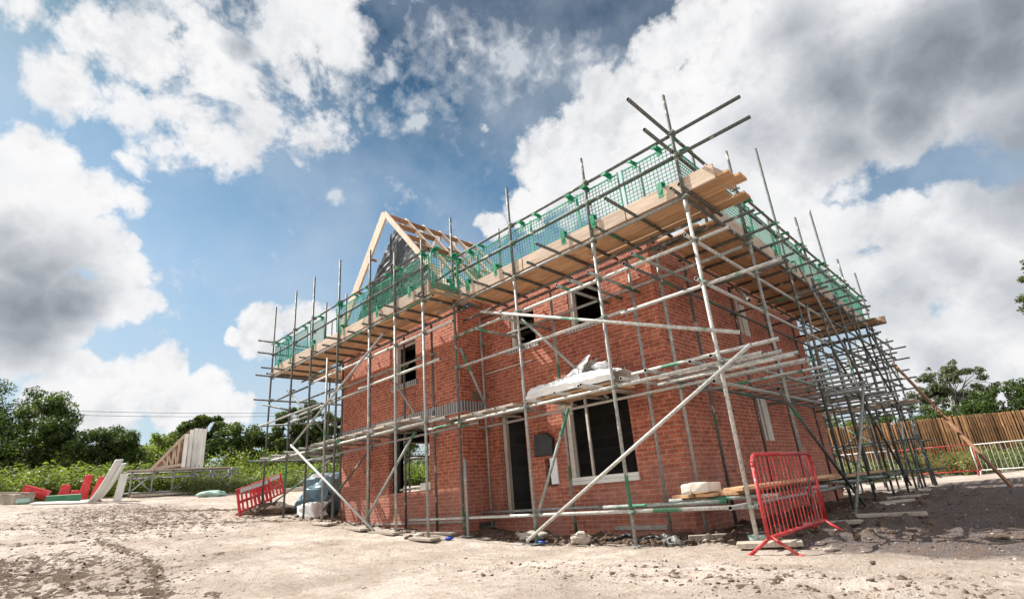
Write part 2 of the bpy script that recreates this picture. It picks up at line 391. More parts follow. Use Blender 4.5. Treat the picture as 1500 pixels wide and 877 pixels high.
GREYS = [(40,400,62,.50),(75,440,50,.60),(15,445,60,.64),(5,360,50,.35),(95,390,40,.28),(10,480,60,.5),(350,58,22,.45),(420,100,20,.3),(1290,90,70,.58),(1380,75,90,.85),(1460,90,80,.85),(1230,130,80,.62),(1330,150,70,.65),(1180,60,60,.45),(1120,190,60,.4),(1230,210,60,.5),(1050,300,60,.3),(1480,30,80,.8),(1400,390,60,.34),(1300,380,60,.28),(1480,420,60,.38),(1330,430,60,.34),(1240,440,50,.28),(1400,540,50,.35),(1550,200,120,.6)]
warp1 = wander(.085, 7.0, .65)
nf = vnoise(9.0, 8, .62); nb = vnoise(3.2, 6, .6); nm = vnoise(17, 6, .6)
def shifted(n, amt): return math_(nt, 'MULTIPLY', math_(nt, 'SUBTRACT', n.outputs['Fac'], .5), amt)
brk = math_(nt, 'SUBTRACT', blob_sum(BROKEN, wander(.13, 5.0, .7)), ramp(nt, vnoise(6.0, 6, .65, None, .4).outputs['Fac'], [(.44, (0,)*3), (.70, (1.0,)*3)]))
brk = math_(nt, 'ADD', brk, math_(nt, 'ADD', shifted(nf, 1.5), shifted(nm, 1.0)))
bm_ = ramp(nt, brk, [(.16, (0,)*3), (.36, (.38,)*3), (.60, (.88,)*3), (.85, (1,)*3)])
dens = math_(nt, 'ADD', blob_sum(CLOUDS, warp1), shifted(nf, 1.55))
dens = math_(nt, 'ADD', dens, shifted(nm, .9))
# broken bright cloud added behind the camera, out of view, to raise the ambient light
fwd = R @ Vector((0, 0, -1)); dt = nt.nodes.new('ShaderNodeVectorMath'); dt.operation = 'DOT_PRODUCT'; L(nt, D, dt.inputs[0]); dt.inputs[1].default_value = tuple(fwd)
bk = nt.nodes.new('ShaderNodeMapRange'); bk.inputs['From Min'].default_value = .36; bk.inputs['From Max'].default_value = .05; L(nt, dt.outputs['Value'], bk.inputs['Value'])
dens = math_(nt, 'MAXIMUM', dens, math_(nt, 'ADD', math_(nt, 'MULTIPLY', bk.outputs[0], 1.1), shifted(nb, 2.2)))
cm = math_(nt, 'MAXIMUM', bm_, ramp(nt, dens, [(.45, (0,)*3), (.57, (.45,)*3), (.68, (.90,)*3), (.82, (1,)*3)]))
# thin mackerel wisps, ribbed
rib = vnoise(34, 4, .55, dist=.3)
wd = math_(nt, 'ADD', blob_sum(WISPS, wander(.09, 8, .65)), math_(nt, 'ADD', shifted(rib, 1.9), shifted(nf, 1.6)))
wm = ramp(nt, wd, [(.30, (0,)*3), (.7, (.30,)*3), (1.3, (.72,)*3)])
shade = math_(nt, 'ADD', blob_sum(GREYS, wander(.16, 4.5, .6)), shifted(nf, .85)); shade = math_(nt, 'ADD', shade, shifted(nb, .35))
# the heart of a thick cloud is a little greyer than its rim
ccol = ramp(nt, shade, [(-.0, (6.1, 6.1, 6.15)), (.14, (5.6, 5.65, 5.75)), (.42, (4.0, 4.15, 4.4)), (.75, (2.55, 2.75, 3.05)), (1.0, (1.9, 2.08, 2.35))])
sd = (-LIGHT)*.022
nf2 = vnoise(9.0, 8, .62, vm('ADD', D, tuple(sd)).outputs[0])
rel = math_(nt, 'SUBTRACT', nf2.outputs['Fac'], nf.outputs['Fac'])
relc = ramp(nt, math_(nt, 'ADD', math_(nt, 'MULTIPLY', rel, -2.4), .5), [(.15, (.82, .83, .845)), (.5, (1, 1, 1)), (.9, (1.06, 1.06, 1.06))])
ccol = mixc(nt, 1.0, ccol, relc, 'MULTIPLY')
core = ramp(nt, math_(nt, 'ADD', nb.outputs['Fac'], shifted(nm, .35)), [(.50, (1, 1, 1)), (.75, (.88, .89, .91))])
ccol = mixc(nt, 1.0, ccol, core, 'MULTIPLY')
sepd = nt.nodes.new('ShaderNodeSeparateXYZ'); L(nt, D, sepd.inputs[0])
dk = ramp(nt, sepd.outputs['Z'], [(0.0, (.62, .68, .68)), (.18, (.70, .76, .72)), (.40, (.78, .87, .81)), (.55, (.56, .71, .69)), (.66, (.30, .45, .46)), (.74, (.14, .26, .31)), (.9, (.13, .25, .30))])
skyc = mixc(nt, 1.0, sky.outputs[0], dk, 'MULTIPLY')
hz = nt.nodes.new('ShaderNodeMapRange'); hz.inputs['From Min'].default_value = .40; hz.inputs['From Max'].default_value = 0.02; hz.inputs['To Max'].default_value = .85; L(nt, sepd.outputs['Z'], hz.inputs['Value'])
skyc = mixc(nt, hz.outputs[0], skyc, (4.0, 4.75, 5.4))
thin = ramp(nt, math_(nt, 'ADD', nb.outputs['Fac'], shifted(nf, .25)), [(.40, (0,)*3), (.74, (.48,)*3)])
skyc = mixc(nt, thin, skyc, (4.2, 4.6, 5.1))
skyc = mixc(nt, wm, skyc, (4.9, 5.1, 5.4))
fin = mixc(nt, cm, skyc, ccol)
L(nt, fin, bg.inputs['Color'])
sc.view_settings.view_transform = 'Standard'; sc.view_settings.look = 'None'; sc.view_settings.exposure = .62; sc.view_settings.gamma = 1
sc.view_settings.use_curve_mapping = False
sc.cycles.use_denoising = True; sc.cycles.use_adaptive_sampling = True; sc.cycles.adaptive_threshold = .02; sc.cycles.adaptive_min_samples = 8
sc.cycles.max_bounces = 6; sc.cycles.transparent_max_bounces = 6
try: w.cycles.sampling_method = 'NONE'
except Exception: pass

# ------------------------------------------------------------------ ground
def base_h(x, y):
    h = -.1 + .083*np.maximum(0, -(x+2.0) + .0)
    h = np.where(x < -28, -.1 + .083*26 + .01*(-28-x), h)
    return h
def at_ground(px, py, tmax=90):
    """the ground point that the photo shows at this pixel (used to read off positions)"""
    d = R @ Vector(((px-750)/751.85, -(py-466.6)/751.85, -1.0)); t = 1.0
    while t < tmax:
        P = CAM + d*t
        if P.z < float(base_h(P.x, P.y)): return P
        t += .03
    return CAM + d*tmax
_SP = [(-10,776,120,771,.28,.62),(120,771,420,764,.30,.66),(0,800,140,792,.25,.55),(140,792,215,820,.22,.62),(215,820,235,877,.16,.66),(0,850,110,843,.18,.6),(40,874,240,868,.14,.72),(230,868,330,872,.12,.5),
       (205,750,352,747,.50,.85),(40,753,270,757,.35,.55),(0,768,180,774,.25,.45),(290,765,420,757,.30,.5),(300,816,420,800,.10,.38),(240,790,330,785,.14,.40),(560,838,640,835,.05,.38),(850,850,930,846,.04,.38),(900,826,1010,822,.06,.40),(1150,835,1330,850,.06,.45),(700,852,780,850,.04,.35),(0,742,170,748,.5,.45)]
SOIL_SEGS = []
for _a, _b, _c, _d, _w, _k in _SP:
    _p = at_ground(_a, _b); _q = at_ground(_c, _d); SOIL_SEGS.append((_p.x, _p.y, _q.x, _q.y, _w, _k))
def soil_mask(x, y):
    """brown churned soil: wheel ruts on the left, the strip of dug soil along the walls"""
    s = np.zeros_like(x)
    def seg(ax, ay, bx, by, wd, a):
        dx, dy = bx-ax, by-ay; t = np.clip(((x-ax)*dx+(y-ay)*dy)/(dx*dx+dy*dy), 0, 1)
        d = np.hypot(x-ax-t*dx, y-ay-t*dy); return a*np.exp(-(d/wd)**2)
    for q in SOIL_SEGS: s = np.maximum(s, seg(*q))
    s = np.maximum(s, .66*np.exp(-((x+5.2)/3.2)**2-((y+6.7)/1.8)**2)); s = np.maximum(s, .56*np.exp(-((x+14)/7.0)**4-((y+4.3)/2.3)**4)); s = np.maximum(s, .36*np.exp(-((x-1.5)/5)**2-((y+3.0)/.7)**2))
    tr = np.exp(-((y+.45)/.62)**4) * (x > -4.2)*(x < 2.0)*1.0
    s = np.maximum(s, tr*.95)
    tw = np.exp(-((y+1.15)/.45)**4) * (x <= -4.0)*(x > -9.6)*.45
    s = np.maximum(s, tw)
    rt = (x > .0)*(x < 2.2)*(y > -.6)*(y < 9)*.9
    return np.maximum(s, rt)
def dark_ground_mask(x, y):  # darker, rougher ground beside and behind the right of the house
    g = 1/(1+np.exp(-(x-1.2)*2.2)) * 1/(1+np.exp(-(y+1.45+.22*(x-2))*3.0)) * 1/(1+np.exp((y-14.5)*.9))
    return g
def turf_mask(x, y):
    r = np.hypot(x-3.67, y+7.23)
    t = 1/(1+np.exp(-(r-29.0)*.9)) * (x < -10)
    return np.maximum(t, (y > 22.0 + .74*(x+1.0))*1.0*(x > -14))
def ground_h(x, y, det=True):
    x = np.asarray(x, float); y = np.asarray(y, float)
    h = base_h(x, y)
    # level pad under the house, dug edge next to the wall
    inside = np.clip(1-np.maximum.reduce([x-0.2, -9.3-x, -y-.9, y-8])/.6, 0, 1)
    h = h*(1-inside) + inside*np.minimum(h, -.12 + .055*np.maximum(0, -(x+2)))
    h = h + .32/(1+np.exp(-(y - (21.5+.74*(x+1)))*1.2))*(x > -16)
    return h
def axis(lo, hi, step, lo2, hi2, g=1.09):
    a = list(np.arange(lo, hi, step)); s = step; v = hi
    while v < hi2: a.append(v); s *= g; v += s
    s = step; v = lo - step; b = []
    while v > lo2: b.append(v); s *= g; v -= s
    return np.array(b[::-1] + a)
gx = axis(-13.0, 6.5, .062, -900, 700); gy = axis(-9.2, 5.0, .062, -500, 1200)
X, Y = np.meshgrid(gx, gy, indexing='ij')
S = soil_mask(X, Y); G = dark_ground_mask(X, Y); T = turf_mask(X, Y)
H = ground_h(X, Y)
NV = np.zeros_like(H); rr = np.hypot(X-3.67, Y+7.23)
def rut(x, y, pts, wd):
    out = np.zeros_like(x)
    P = [at_ground(*p) for p in pts]; best = np.full(x.shape, 9.0)
    for a, b in zip(P[:-1], P[1:]):
        dx, dy = b.x-a.x, b.y-a.y; t = np.clip(((x-a.x)*dx+(y-a.y)*dy)/(dx*dx+dy*dy), 0, 1); best = np.minimum(best, np.hypot(x-a.x-t*dx, y-a.y-t*dy))
    return -.022*np.exp(-(best/wd)**4) + .016*np.exp(-((best-wd*1.35)/(wd*.4))**2)
for pts in (((90,786),(330,790),(620,820),(900,838),(1300,866)), ((200,771),(430,776),(800,803),(1160,826),(1500,852)), ((0,820),(150,838),(420,872)), ((0,760),(180,762),(420,752))):
    NV += rut(X, Y, pts, .14) + rut(X, Y, [(p[0], p[1]+9) for p in pts], .05)*.6
flat = NV.ravel(); fx = X.ravel(); fy = Y.ravel(); fs = S.ravel(); fg = G.ravel(); fr = rr.ravel()
near = np.where(fr < 60)[0]
for i in near:
    x = fx[i]; y = fy[i]
    n1 = noise.fractal(Vector((x*.45, y*.45, 3)), 1, 2, 3); n2 = noise.fractal(Vector((x*2.3, y*2.3, 9)), 1, 2, 3)
    v = .022*n1 + .010*n2
    k = fs[i] + .5*fg[i]
    v += .006*noise.fractal(Vector((x*6, y*6, 5)), 1, 2, 3) if fr[i] < 12 else 0
    if k > .12 and fr[i] < 26:
        n3 = noise.fractal(Vector((x*5.5, y*5.5, 1)), 1, 2, 4)
        v += k*(.055*n2 + .075*n3 + .020)
    flat[i] += v
H = H + flat.reshape(H.shape)
nx, ny = len(gx), len(gy)
idx = np.arange(nx*ny).reshape(nx, ny)
F = np.stack([idx[:-1, :-1], idx[1:, :-1], idx[1:, 1:], idx[:-1, 1:]], -1).reshape(-1, 4)
gme = np_mesh('ground', np.stack([X, Y, H], -1).reshape(-1, 3), F, smooth=True)
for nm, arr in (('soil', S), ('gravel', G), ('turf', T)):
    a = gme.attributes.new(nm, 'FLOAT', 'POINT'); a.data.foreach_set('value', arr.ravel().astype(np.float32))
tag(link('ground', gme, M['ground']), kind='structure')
def gh(x, y):
    x = float(x); y = float(y)
    i = min(max(np.searchsorted(gx, x)-1, 0), nx-2); j = min(max(np.searchsorted(gy, y)-1, 0), ny-2)
    u = (x-gx[i])/(gx[i+1]-gx[i]); v = (y-gy[j])/(gy[j+1]-gy[j])
    return float((H[i,j]*(1-u)+H[i+1,j]*u)*(1-v) + (H[i,j+1]*(1-u)+H[i+1,j+1]*u)*v)

# loose clods and pebbles, far too many to count
def rock_verts(k, seed):
    r = random.Random(seed); bm = bmesh.new(); bmesh.ops.create_icosphere(bm, subdivisions=k, radius=1)
    sx, sy, sz = r.uniform(.7, 1.25), r.uniform(.7, 1.25), r.uniform(.45, .8)
    o = Vector((r.random()*50, r.random()*50, 0))
    for v in bm.verts:
        q = 1 + .55*noise.noise(v.co*2.1+o); v.co = Vector((v.co.x*sx*q, v.co.y*sy*q, v.co.z*sz*q))
    vs = np.array([v.co[:] for v in bm.verts]); fs_ = np.array([[q.index for q in f.verts] for f in bm.faces]); bm.free()
    return vs, fs_
protos = [rock_verts(1, 100+i) for i in range(8)]
def scatter(name, n, sampler, size, mat, label):
    V = []; Fc = []; off = 0
    for _ in range(n):
        p = sampler()
        if p is None: continue
        x, y = p; s = size() ; v, f = protos[random.randrange(8)]
        a = random.random()*6.28; ca, sa = math.cos(a), math.sin(a)
        q = np.empty_like(v); q[:,0] = (v[:,0]*ca - v[:,1]*sa)*s + x; q[:,1] = (v[:,0]*sa + v[:,1]*ca)*s + y; q[:,2] = v[:,2]*s + gh(x, y) + s*.15
        V.append(q); Fc.append(f+off); off += len(v)
    o = link(name, np_mesh(name, np.concatenate(V), np.concatenate(Fc)), mat); tag(o, label, 'gravel', kind='stuff'); return o
def samp(mask_min):
    def f():
        for _ in range(40):
            r = 2.3 + 19*random.random()**1.6; a = rad(random.uniform(-95, 12)); x = 3.67 + r*math.sin(a); y = -7.23 + r*math.cos(a)
            if -9.1 < x < 0 and y > -.65 and y < 7.7: continue
            if -4.2 < x < 0 and y > .0 and y < 7.7: continue
            i_ = min(max(int(np.searchsorted(gx, x)), 0), nx-1); j_ = min(max(int(np.searchsorted(gy, y)), 0), ny-1); s = float(S[i_, j_] + .35*G[i_, j_])
            if random.random() < mask_min + s: return x, y
        return None
    return f
scatter('soil_clods', 9000, samp(-.12), lambda: .005 + .020*random.random()**4, M['clod'], 'dark brown clods of soil strewn over the ruts and along the wall')
scatter('gravel', 5200, samp(.07), lambda: .004 + .013*random.random()**3.5, M['stone'], 'pale pebbles and crumbs of clay strewn over the ground')
def samp_tr():
    if random.random() < .62: return random.uniform(-3.9, 1.6), random.uniform(-1.05, -.12)
    if random.random() < .5: return random.uniform(.2, 2.6), random.uniform(-.8, 8)
    return random.uniform(-9.3, -4.1), random.uniform(-2.0, -.8)
scatter('rubble', 1500, samp_tr, lambda: .012 + .05*random.random()**2.4, M['clod'], 'broken soil and rubble heaped along the foot of the brick walls')

# ------------------------------------------------------------------ house
house = empty('unfinished_house', (-4.5, 3.8, 0), 0, 'two storey red brick house without a roof, wrapped in scaffold', 'house')
def wall(name, o, u, nrm, length, z0, z1, openings, th=.3, mats=None, u0=0.0):
    """wall panel with openings; o = outer left corner, u = direction, nrm = outward normal"""
    o = Vector(o); u = Vector(u); n = Vector(nrm)
    us = sorted({0, length, *[a for q in openings for a in q[:2]]}); zs = sorted({z0, z1, *[a for q in openings for a in q[2:4]]})
    V = []; Fc = []; UV = []; MI = []
    uo = abs(o.x*u.x + o.y*u.y)
    def P(s, t, z): p = o + u*s - n*t; return (p.x, p.y, z)
    def q(pts, uv, mi):
        k = len(V); V.extend(pts); Fc.append((k, k+1, k+2, k+3)); UV.extend(uv); MI.append(mi)
    def hole(a, b, c, d): return any(x0 <= a+1e-6 and b <= x1+1e-6 and y0 <= c+1e-6 and d <= y1+1e-6 for x0, x1, y0, y1 in openings)
    for a, b in zip(us[:-1], us[1:]):
        for c, d in zip(zs[:-1], zs[1:]):
            if hole(a, b, c, d): continue
            q([P(a,0,c),P(b,0,c),P(b,0,d),P(a,0,d)], [(u0+a,c),(u0+b,c),(u0+b,d),(u0+a,d)], 0)
            q([P(b,th,c),P(a,th,c),P(a,th,d),P(b,th,d)], [(b,c),(a,c),(a,d),(b,d)], 1)
    for x0, x1, y0, y1 in openings:
        for t0, t1, mi in ((0, .105, 0), (.105, th, 1)):
            q([P(x0,t1,y0),P(x0,t1,y1),P(x0,t0,y1),P(x0,t0,y0)], [(t1,y0),(t1,y1),(t0,y1),(t0,y0)], mi)
            q([P(x1,t0,y0),P(x1,t0,y1),P(x1,t1,y1),P(x1,t1,y0)], [(t0,y0),(t0,y1),(t1,y1),(t1,y0)], mi)
            q([P(x0,t0,y0),P(x1,t0,y0),P(x1,t1,y0),P(x0,t1,y0)], [(x0,t0),(x1,t0),(x1,t1),(x0,t1)], mi)
            q([P(x0,t1,y1),P(x1,t1,y1),P(x1,t0,y1),P(x0,t0,y1)], [(x0,t1),(x1,t1),(x1,t0),(x0,t0)], mi)
    q([P(0,0,z1),P(length,0,z1),P(length,th,z1),P(0,th,z1)], [(0,0),(length,0),(length,th),(0,th)], 1)
    q([P(0,th,z0),P(0,0,z0),P(0,0,z1),P(0,th,z1)], [(th,z0),(0,z0),(0,z1),(th,z1)], 0)
    q([P(length,0,z0),P(length,th,z0),P(length,th,z1),P(length,0,z1)], [(0,z0),(th,z0),(th,z1),(0,z1)], 0)
    me = np_mesh(name, V, Fc, mat_idx=MI, uvs=UV)
    ob = link(name, me, mats or [M['brick'], M['block']]); ob.parent = house
    ob.matrix_parent_inverse = Matrix.Translation(house.location).inverted()
    return ob
def hpart(mb, name, mats, **k):
    o = mb.build(name, mats, **k); o.parent = house; o.matrix_parent_inverse = Matrix.Translation(house.location).inverted(); return o
WT = 4.70; WB = -.35; XW = -9.0; XR = -4.14; YW = -.685; YB = 7.72
# main front: u from XR to 0
mainop = [(.30, 1.03, .20, 2.14), (1.44, 1.70, .72, 1.18), (2.01, 3.34, .80, 2.24), (.84, 1.52, 3.40, 4.15), (2.38, 3.09, 3.42, 4.18)]
wall('wall', (XR, 0, 0), (1, 0, 0), (0, -1, 0), -XR, WB, WT, mainop)
wall('wall', (XW, YW, 0), (1, 0, 0), (0, -1, 0), XR-XW, WB, WT, [(2.24, 3.78, .84, 2.22), (2.48, 3.36, 3.20, 4.15)])
wall('wall', (XR, YW+.3, 0), (0, 1, 0), (1, 0, 0), -YW-.001, WB, WT-.002, [], u0=.3)
wall('wall', (0, .3, 0), (0, 1, 0), (1, 0, 0), YB-.6, WB, WT-.001, [(3.10, 3.65, 1.22, 2.10), (3.15, 3.68, 3.38, 4.1)], u0=.3)
wall('wall', (XW, YB-.3, 0), (0, -1, 0), (-1, 0, 0), YB-YW-.6, WB, WT-.001, [(YB-3.3, YB-1.3, .25, 2.2)])
wall('wall', (0, YB, 0), (-1, 0, 0), (0, 1, 0), -XW, WB, WT, [])
# inner blockwork partition, floors
mb = MB(); mb.box((-4.0, .302, -.3), (-3.85, 5.5, 2.5)); 
def uvbox(ob):
    me = ob.data; uv = me.uv_layers.new(name='UVMap')
    for p in me.polygons:
        for li in p.loop_indices:
            c = me.vertices[me.loops[li].vertex_index].co
            uv.data[li].uv = (c.y, c.z) if abs(p.normal.x) > .5 else ((c.x, c.z) if abs(p.normal.y) > .5 else (c.x, c.y))
    return ob
uvbox(hpart(mb, 'partition', M['block']))
mb = MB(); mb.box((-3.848, 1.7, -.3), (-.302, 1.82, 2.5)); uvbox(hpart(mb, 'partition', M['block']))
mb = MB(); mb.box((XR+.02, .302, -.3), (-.302, YB-.302, .17)); mb.box((XW+.302, YW+.302, -.3), (XR+.018, YB-.302, .168)); hpart(mb, 'floor_slab', M['floor'])
mb = MB(); mb.box((XR+.02, .302, 2.5), (-.302, YB-.302, 2.66)); mb.box((XW+.302, YW+.302, 2.501), (XR+.018, YB-.302, 2.661)); hpart(mb, 'floor_deck', M['deckwood'])
mb = MB(); mb.box((XR+.02, .302, 4.52), (-.302, YB-.302, 4.60)); mb.box((XW+.302, YW+.302, 4.521), (XR+.018, YB-.302, 4.601)); hpart(mb, 'sun_block_deck', M['deckwood'])  # unseen deck added to keep the sun out of the rooms
# bands of dark bricks on end
def band(name, o, u, nrm, length, z0, z1, mat=None, th=.012):
    o = Vector(o); u = Vector(u); n = Vector(nrm); mb = MB()
    a = o - n*.05 + u*0; p = [a, a+u*length, a+u*length+n*(.05+th), a+n*(.05+th)]
    k = len(mb.v)
    for z in (z0, z1): mb.v += [(q.x, q.y, z) for q in p]
    for f in ((0,3,2,1),(4,5,6,7),(0,1,5,4),(1,2,6,5),(2,3,7,6),(3,0,4,7)): mb.f.append(f); mb.m.append(0)
    ob = hpart(mb, name, mat or M['soldier']); me = ob.data; uv = me.uv_layers.new(name='UVMap')
    for pl in me.polygons:
        for li in pl.loop_indices:
            c = me.vertices[me.loops[li].vertex_index].co; uv.data[li].uv = ((c - o).dot(u), c.z - z0)
    return ob
band('brick_band', (XW-.004, YW, 0), (1, 0, 0), (0, -1, 0), XR-XW+.004, 2.235, 2.462)
band('brick_band', (XR, YW+.002, 0), (0, 1, 0), (1, 0, 0), .61, 2.236, 2.461)
band('brick_band', (-2.25, 0, 0), (1, 0, 0), (0, -1, 0), 1.52, 2.245, 2.47)
band('brick_sill', (-1.86, 0, 0), (1, 0, 0), (0, -1, 0), .86, 3.31, 3.415, th=.03)
band('brick_sill', (-3.40, 0, 0), (1, 0, 0), (0, -1, 0), .86, 3.29, 3.395, th=.03)
band('brick_sill', (-6.60, YW, 0), (1, 0, 0), (0, -1, 0), 1.0, 3.08, 3.195, th=.03)
mb = MB(); mb.box((-4.10, -.03, 3.03), (-2.75, .002, 3.05)); hpart(mb, 'flashing', M['frame'])
mb = MB(); mb.box((-1.35, -.02, -.02), (-.45, .003, .04)); hpart(mb, 'damp_course_ledge', M['concrete']); mb = MB(); mb.box((-9.0, YW-.02, .2), (-4.2, YW+.003, .24)); hpart(mb, 'damp_course_ledge', M['concrete'])
# window and door frames
def window(name, x0, x1, z0, z1, y, mull=None, left=.09, right=.05, sill=True):
    mb = MB(); mb.box((x0, y+.03, z0), (x0+left, y+.14, z1)); mb.box((x1-right, y+.12, z0), (x1, y+.17, z1)); mb.box((x0+left, y+.12, z1-.05), (x1-right, y+.17, z1-.003))
    f = hpart(mb, name, M['frame'], bevel=.004)
    if mull: mb = MB(); mb.box((mull-.02, y+.12, z0), (mull+.02, y+.16, z1-.051)); m = mb.build('mullion', M['frame'], f)
    if sill: mb = MB(); mb.box((x0-.02, y-.035, z0-.045), (x1+.02, y+.11, z0+.012)); mb.box((x0+.02, y-.05, z0-.11), (x1+.03, y-.003, z0-.048)); mb.build('sill', M['whiteboard'], f, bevel=.003)
    return f
window('window', XR+2.01, XR+3.34, .80, 2.24, 0, mull=XR+2.40)
window('window', XR+.84, XR+1.52, 3.40, 4.15, 0, sill=False)
window('window', XR+2.38, XR+3.09, 3.42, 4.18, 0, sill=False)
window('window', XW+2.48, XW+3.36, 3.20, 4.15, YW, sill=False)
# narrow side windows
for z0, z1, y0, y1 in ((1.22, 2.10, 3.40, 3.95), (3.38, 4.1, 3.45, 3.98)):
    mb = MB(); mb.box((-.10, y0+.003, z0+.003), (.02, y0+.06, z1-.003)); mb.box((-.14, y1-.30, z0+.003), (-.01, y1-.003, z1-.003)); hpart(mb, 'window', M['frame'], bevel=.003)
# door lining and the glimpse of studs
mb = MB(); mb.box((XR+.303, .12, .2), (XR+.39, .2, 2.1)); mb.box((XR+.96, .12, .2), (XR+1.027, .2, 2.1)); hpart(mb, 'door_frame', M['greywood'])
mb = MB(); mb.beam((-3.45, .9, .18), (-3.30, 1.65, 1.95), .05, .03); mb.beam((-3.35, .8, .18), (-3.22, 1.65, 2.1), .04, .03); hpart(mb, 'stacked_batten', M['greywood'])
# meter cupboard recess, and the black hood over it
mb = MB(); mb.box((XR+1.58, -.02, .74), (XR+1.74, .08, 1.19)); hpart(mb, 'meter_panel', M['white'])
mb = MB()
pts = [(-2.86, 1.24), (-2.42, 1.23), (-2.40, 1.52), (-2.55, 1.64), (-2.83, 1.62)]
n = len(pts); k = 0
for y in (-.004, -.10): mb.v += [(x, y, z) for x, z in pts]
mb.f += [tuple(range(n, 2*n)), tuple(reversed(range(n)))]; mb.m += [0, 0]
for i in range(n): j = (i+1) % n; mb.f.append((i, j, n+j, n+i)); mb.m.append(0)
hpart(mb, 'meter_hood', M['dark'], bevel=.012)
# white block and debris in the ground floor opening of the wing
mb = MB(); mb.box((-5.56, YW-.01, .842), (-5.225, YW+.2, .99)); o = mb.build('insulation_block', M['whiteboard'], bevel=.01)
tag(o, 'white block lying in the corner of the empty window opening behind the scaffold', 'block')
mb = MB(); r = random.Random(4)
for i in range(9):
    x = -6.6 + i*.12; mb = MB(); mb.box((x, YW+.02, .842), (x+r.uniform(.08, .22), YW+.18, .842+r.uniform(.01, .05)), 0, Matrix.Rotation(r.uniform(-.01, .01), 4, 'Y')); hpart(mb, 'sill_debris', M['stone'])
# interior bright pier seen through the opening
mb = MB(); mb.box((-8.98, .95, .25), (-8.70, 1.0, 2.2)); hpart(mb, 'pier_lining', M['frame'])

# roof timbers over the wing
AX = -6.57; AZ = 7.76; SL = 1.18
FOOT = .18
def truss(y, parent, mat, tie=True, w=.038, full=True):
    mb = MB(); h = .10
    zt = 4.42
    for s in (-1, 1):
        half = (AZ-zt)/SL + .28
        if s > 0: half = min(half, XR-AX-.03)
        mb.beam((AX, y, AZ), (AX+s*half, y, AZ-half*SL), w, h, up=(s*SL, 0, 1))
    if tie:
        hw = (AZ-zt)/SL; mb.beam((AX-hw, y, zt), (AX+hw, y, zt), w, .10)
        mb.beam((AX, y, zt), (AX, y, AZ-.1), w, .09, up=(1, 0, 0))
        for s in (-1, 1): mb.beam((AX+s*.1, y, zt+.02), (AX+s*hw*.5, y, zt+(AZ-zt)*.5), w, .08); mb.beam((AX+s*hw*.5, y, zt), (AX+s*hw*.5, y, zt+(AZ-zt)*.5-.05), w, .08, up=(1,0,0))
    return hpart(mb, 'roof_truss', mat)
# outer verge ladder: front pair with a deep left-hand member
mb = MB()
half = (AZ-4.30)/SL
mb.beam((AX, -.90, AZ-.03), (AX-half-.1, -.90, AZ-.03-(half+.1)*SL), .05, .30, up=(-SL, 0, 1))
mb.beam((AX, -.90, AZ-.03), (AX+half*.62, -.90, AZ-.03-half*.62*SL), .045, .13, up=(SL, 0, 1))
mb.beam((AX+half*.60, -.80, AZ-.06-half*.60*SL), (XR-.03, -.80, AZ-.06-(XR-.03-AX)*SL), .045, .11, up=(SL, 0, 1))
hpart(mb, 'roof_truss', M['timber'])
for y in (-.28, .28, .84, 1.40, 1.96): truss(y, house, M['timber'], tie=(y > -.2))
ys = [-.88, -.28, .28, .84, 1.40, 1.96]
for a, b in zip(ys[:-1], ys[1:]):
    for f in ((.03, .15, .29, .40) if a < -.5 else ((.03, .17, .36) if a < 0 else ((.03,) if a > .5 else (.03, .30)))):
        z = AZ-.06-f*(AZ-4.4); x = AX + (AZ-z)/SL - .02
        mb = MB(); mb.beam((x, a+.025, z), (x, b-.025, z), .035, .12, up=(1, 0, SL)); hpart(mb, 'noggin', M['nog'])
    if a < -.5:
        for f in (.30, .52, .74):
            z = AZ-f*(AZ-4.4); x = AX - (AZ-z)/SL + .05
            mb = MB(); mb.beam((x, a+.025, z), (x, -.66, z), .035, .06); hpart(mb, 'noggin', M['nog'])
mb = MB(); mb.beam((AX+.75, -.25, 6.75), (AX+1.9, 1.96, 5.2), .025, .09, up=(1,0,1)); mb.beam((AX+1.0, 1.96, 6.6), (AX+2.1, .0, 5.1), .025, .09, up=(1,0,1)); hpart(mb, 'roof_brace', M['timber'])
for s in (.45, .75):
    z = AZ-s*(AZ-4.4); x = AX+(AZ-z)/SL-.12
    mb = MB(); mb.beam((x, -.28, z), (x, 2.1, z), .09, .025); hpart(mb, 'roof_batten', M['timber'])
# black sheet over the gable triangle
V = []; Fc = []; nu, nv = 110, 110; hw = (7.34-4.32)/1.05
for i in range(nu+1):
    for j in range(nv+1):
        t = j/nv; z = 4.32 + t*(7.34-4.32); x = AX + .02 + (i/nu*2-1)*hw*(1-t)
        yy = -.64 + .03*fract_noise(x*1.6, z*1.1, 5, 4) + .022*fract_noise(x*2.2+z*1.5, z*7-x*3, 2, 4) + .02*abs(noise.noise(Vector((x*3.5+z*3, z*1.2, 8))))
        V.append((x, yy, z))
for i in range(nu):
    for j in range(nv): a = i*(nv+1)+j; Fc.append((a, a+nv+1, a+nv+2, a+1))
o = link('gable_membrane', np_mesh('gable_membrane', V, Fc, smooth=True), M['membrane']); o.parent = house; o.matrix_parent_inverse = Matrix.Translation(house.location).inverted()
md = o.modifiers.new('thickness', 'SOLIDIFY'); md.thickness = .012
mb = MB()
for a, b in (((AX-.05,-.72,4.3),(AX-.02,-.72,7.2)), ((AX-.9,-.73,4.9),(AX-.55,-.73,6.1)), ((AX+.1,-.73,6.0),(AX+.85,-.73,4.9))): mb.beam(a, b, .05, .02, up=(0,1,0))
hpart(mb, 'membrane_batten', M['dark'])

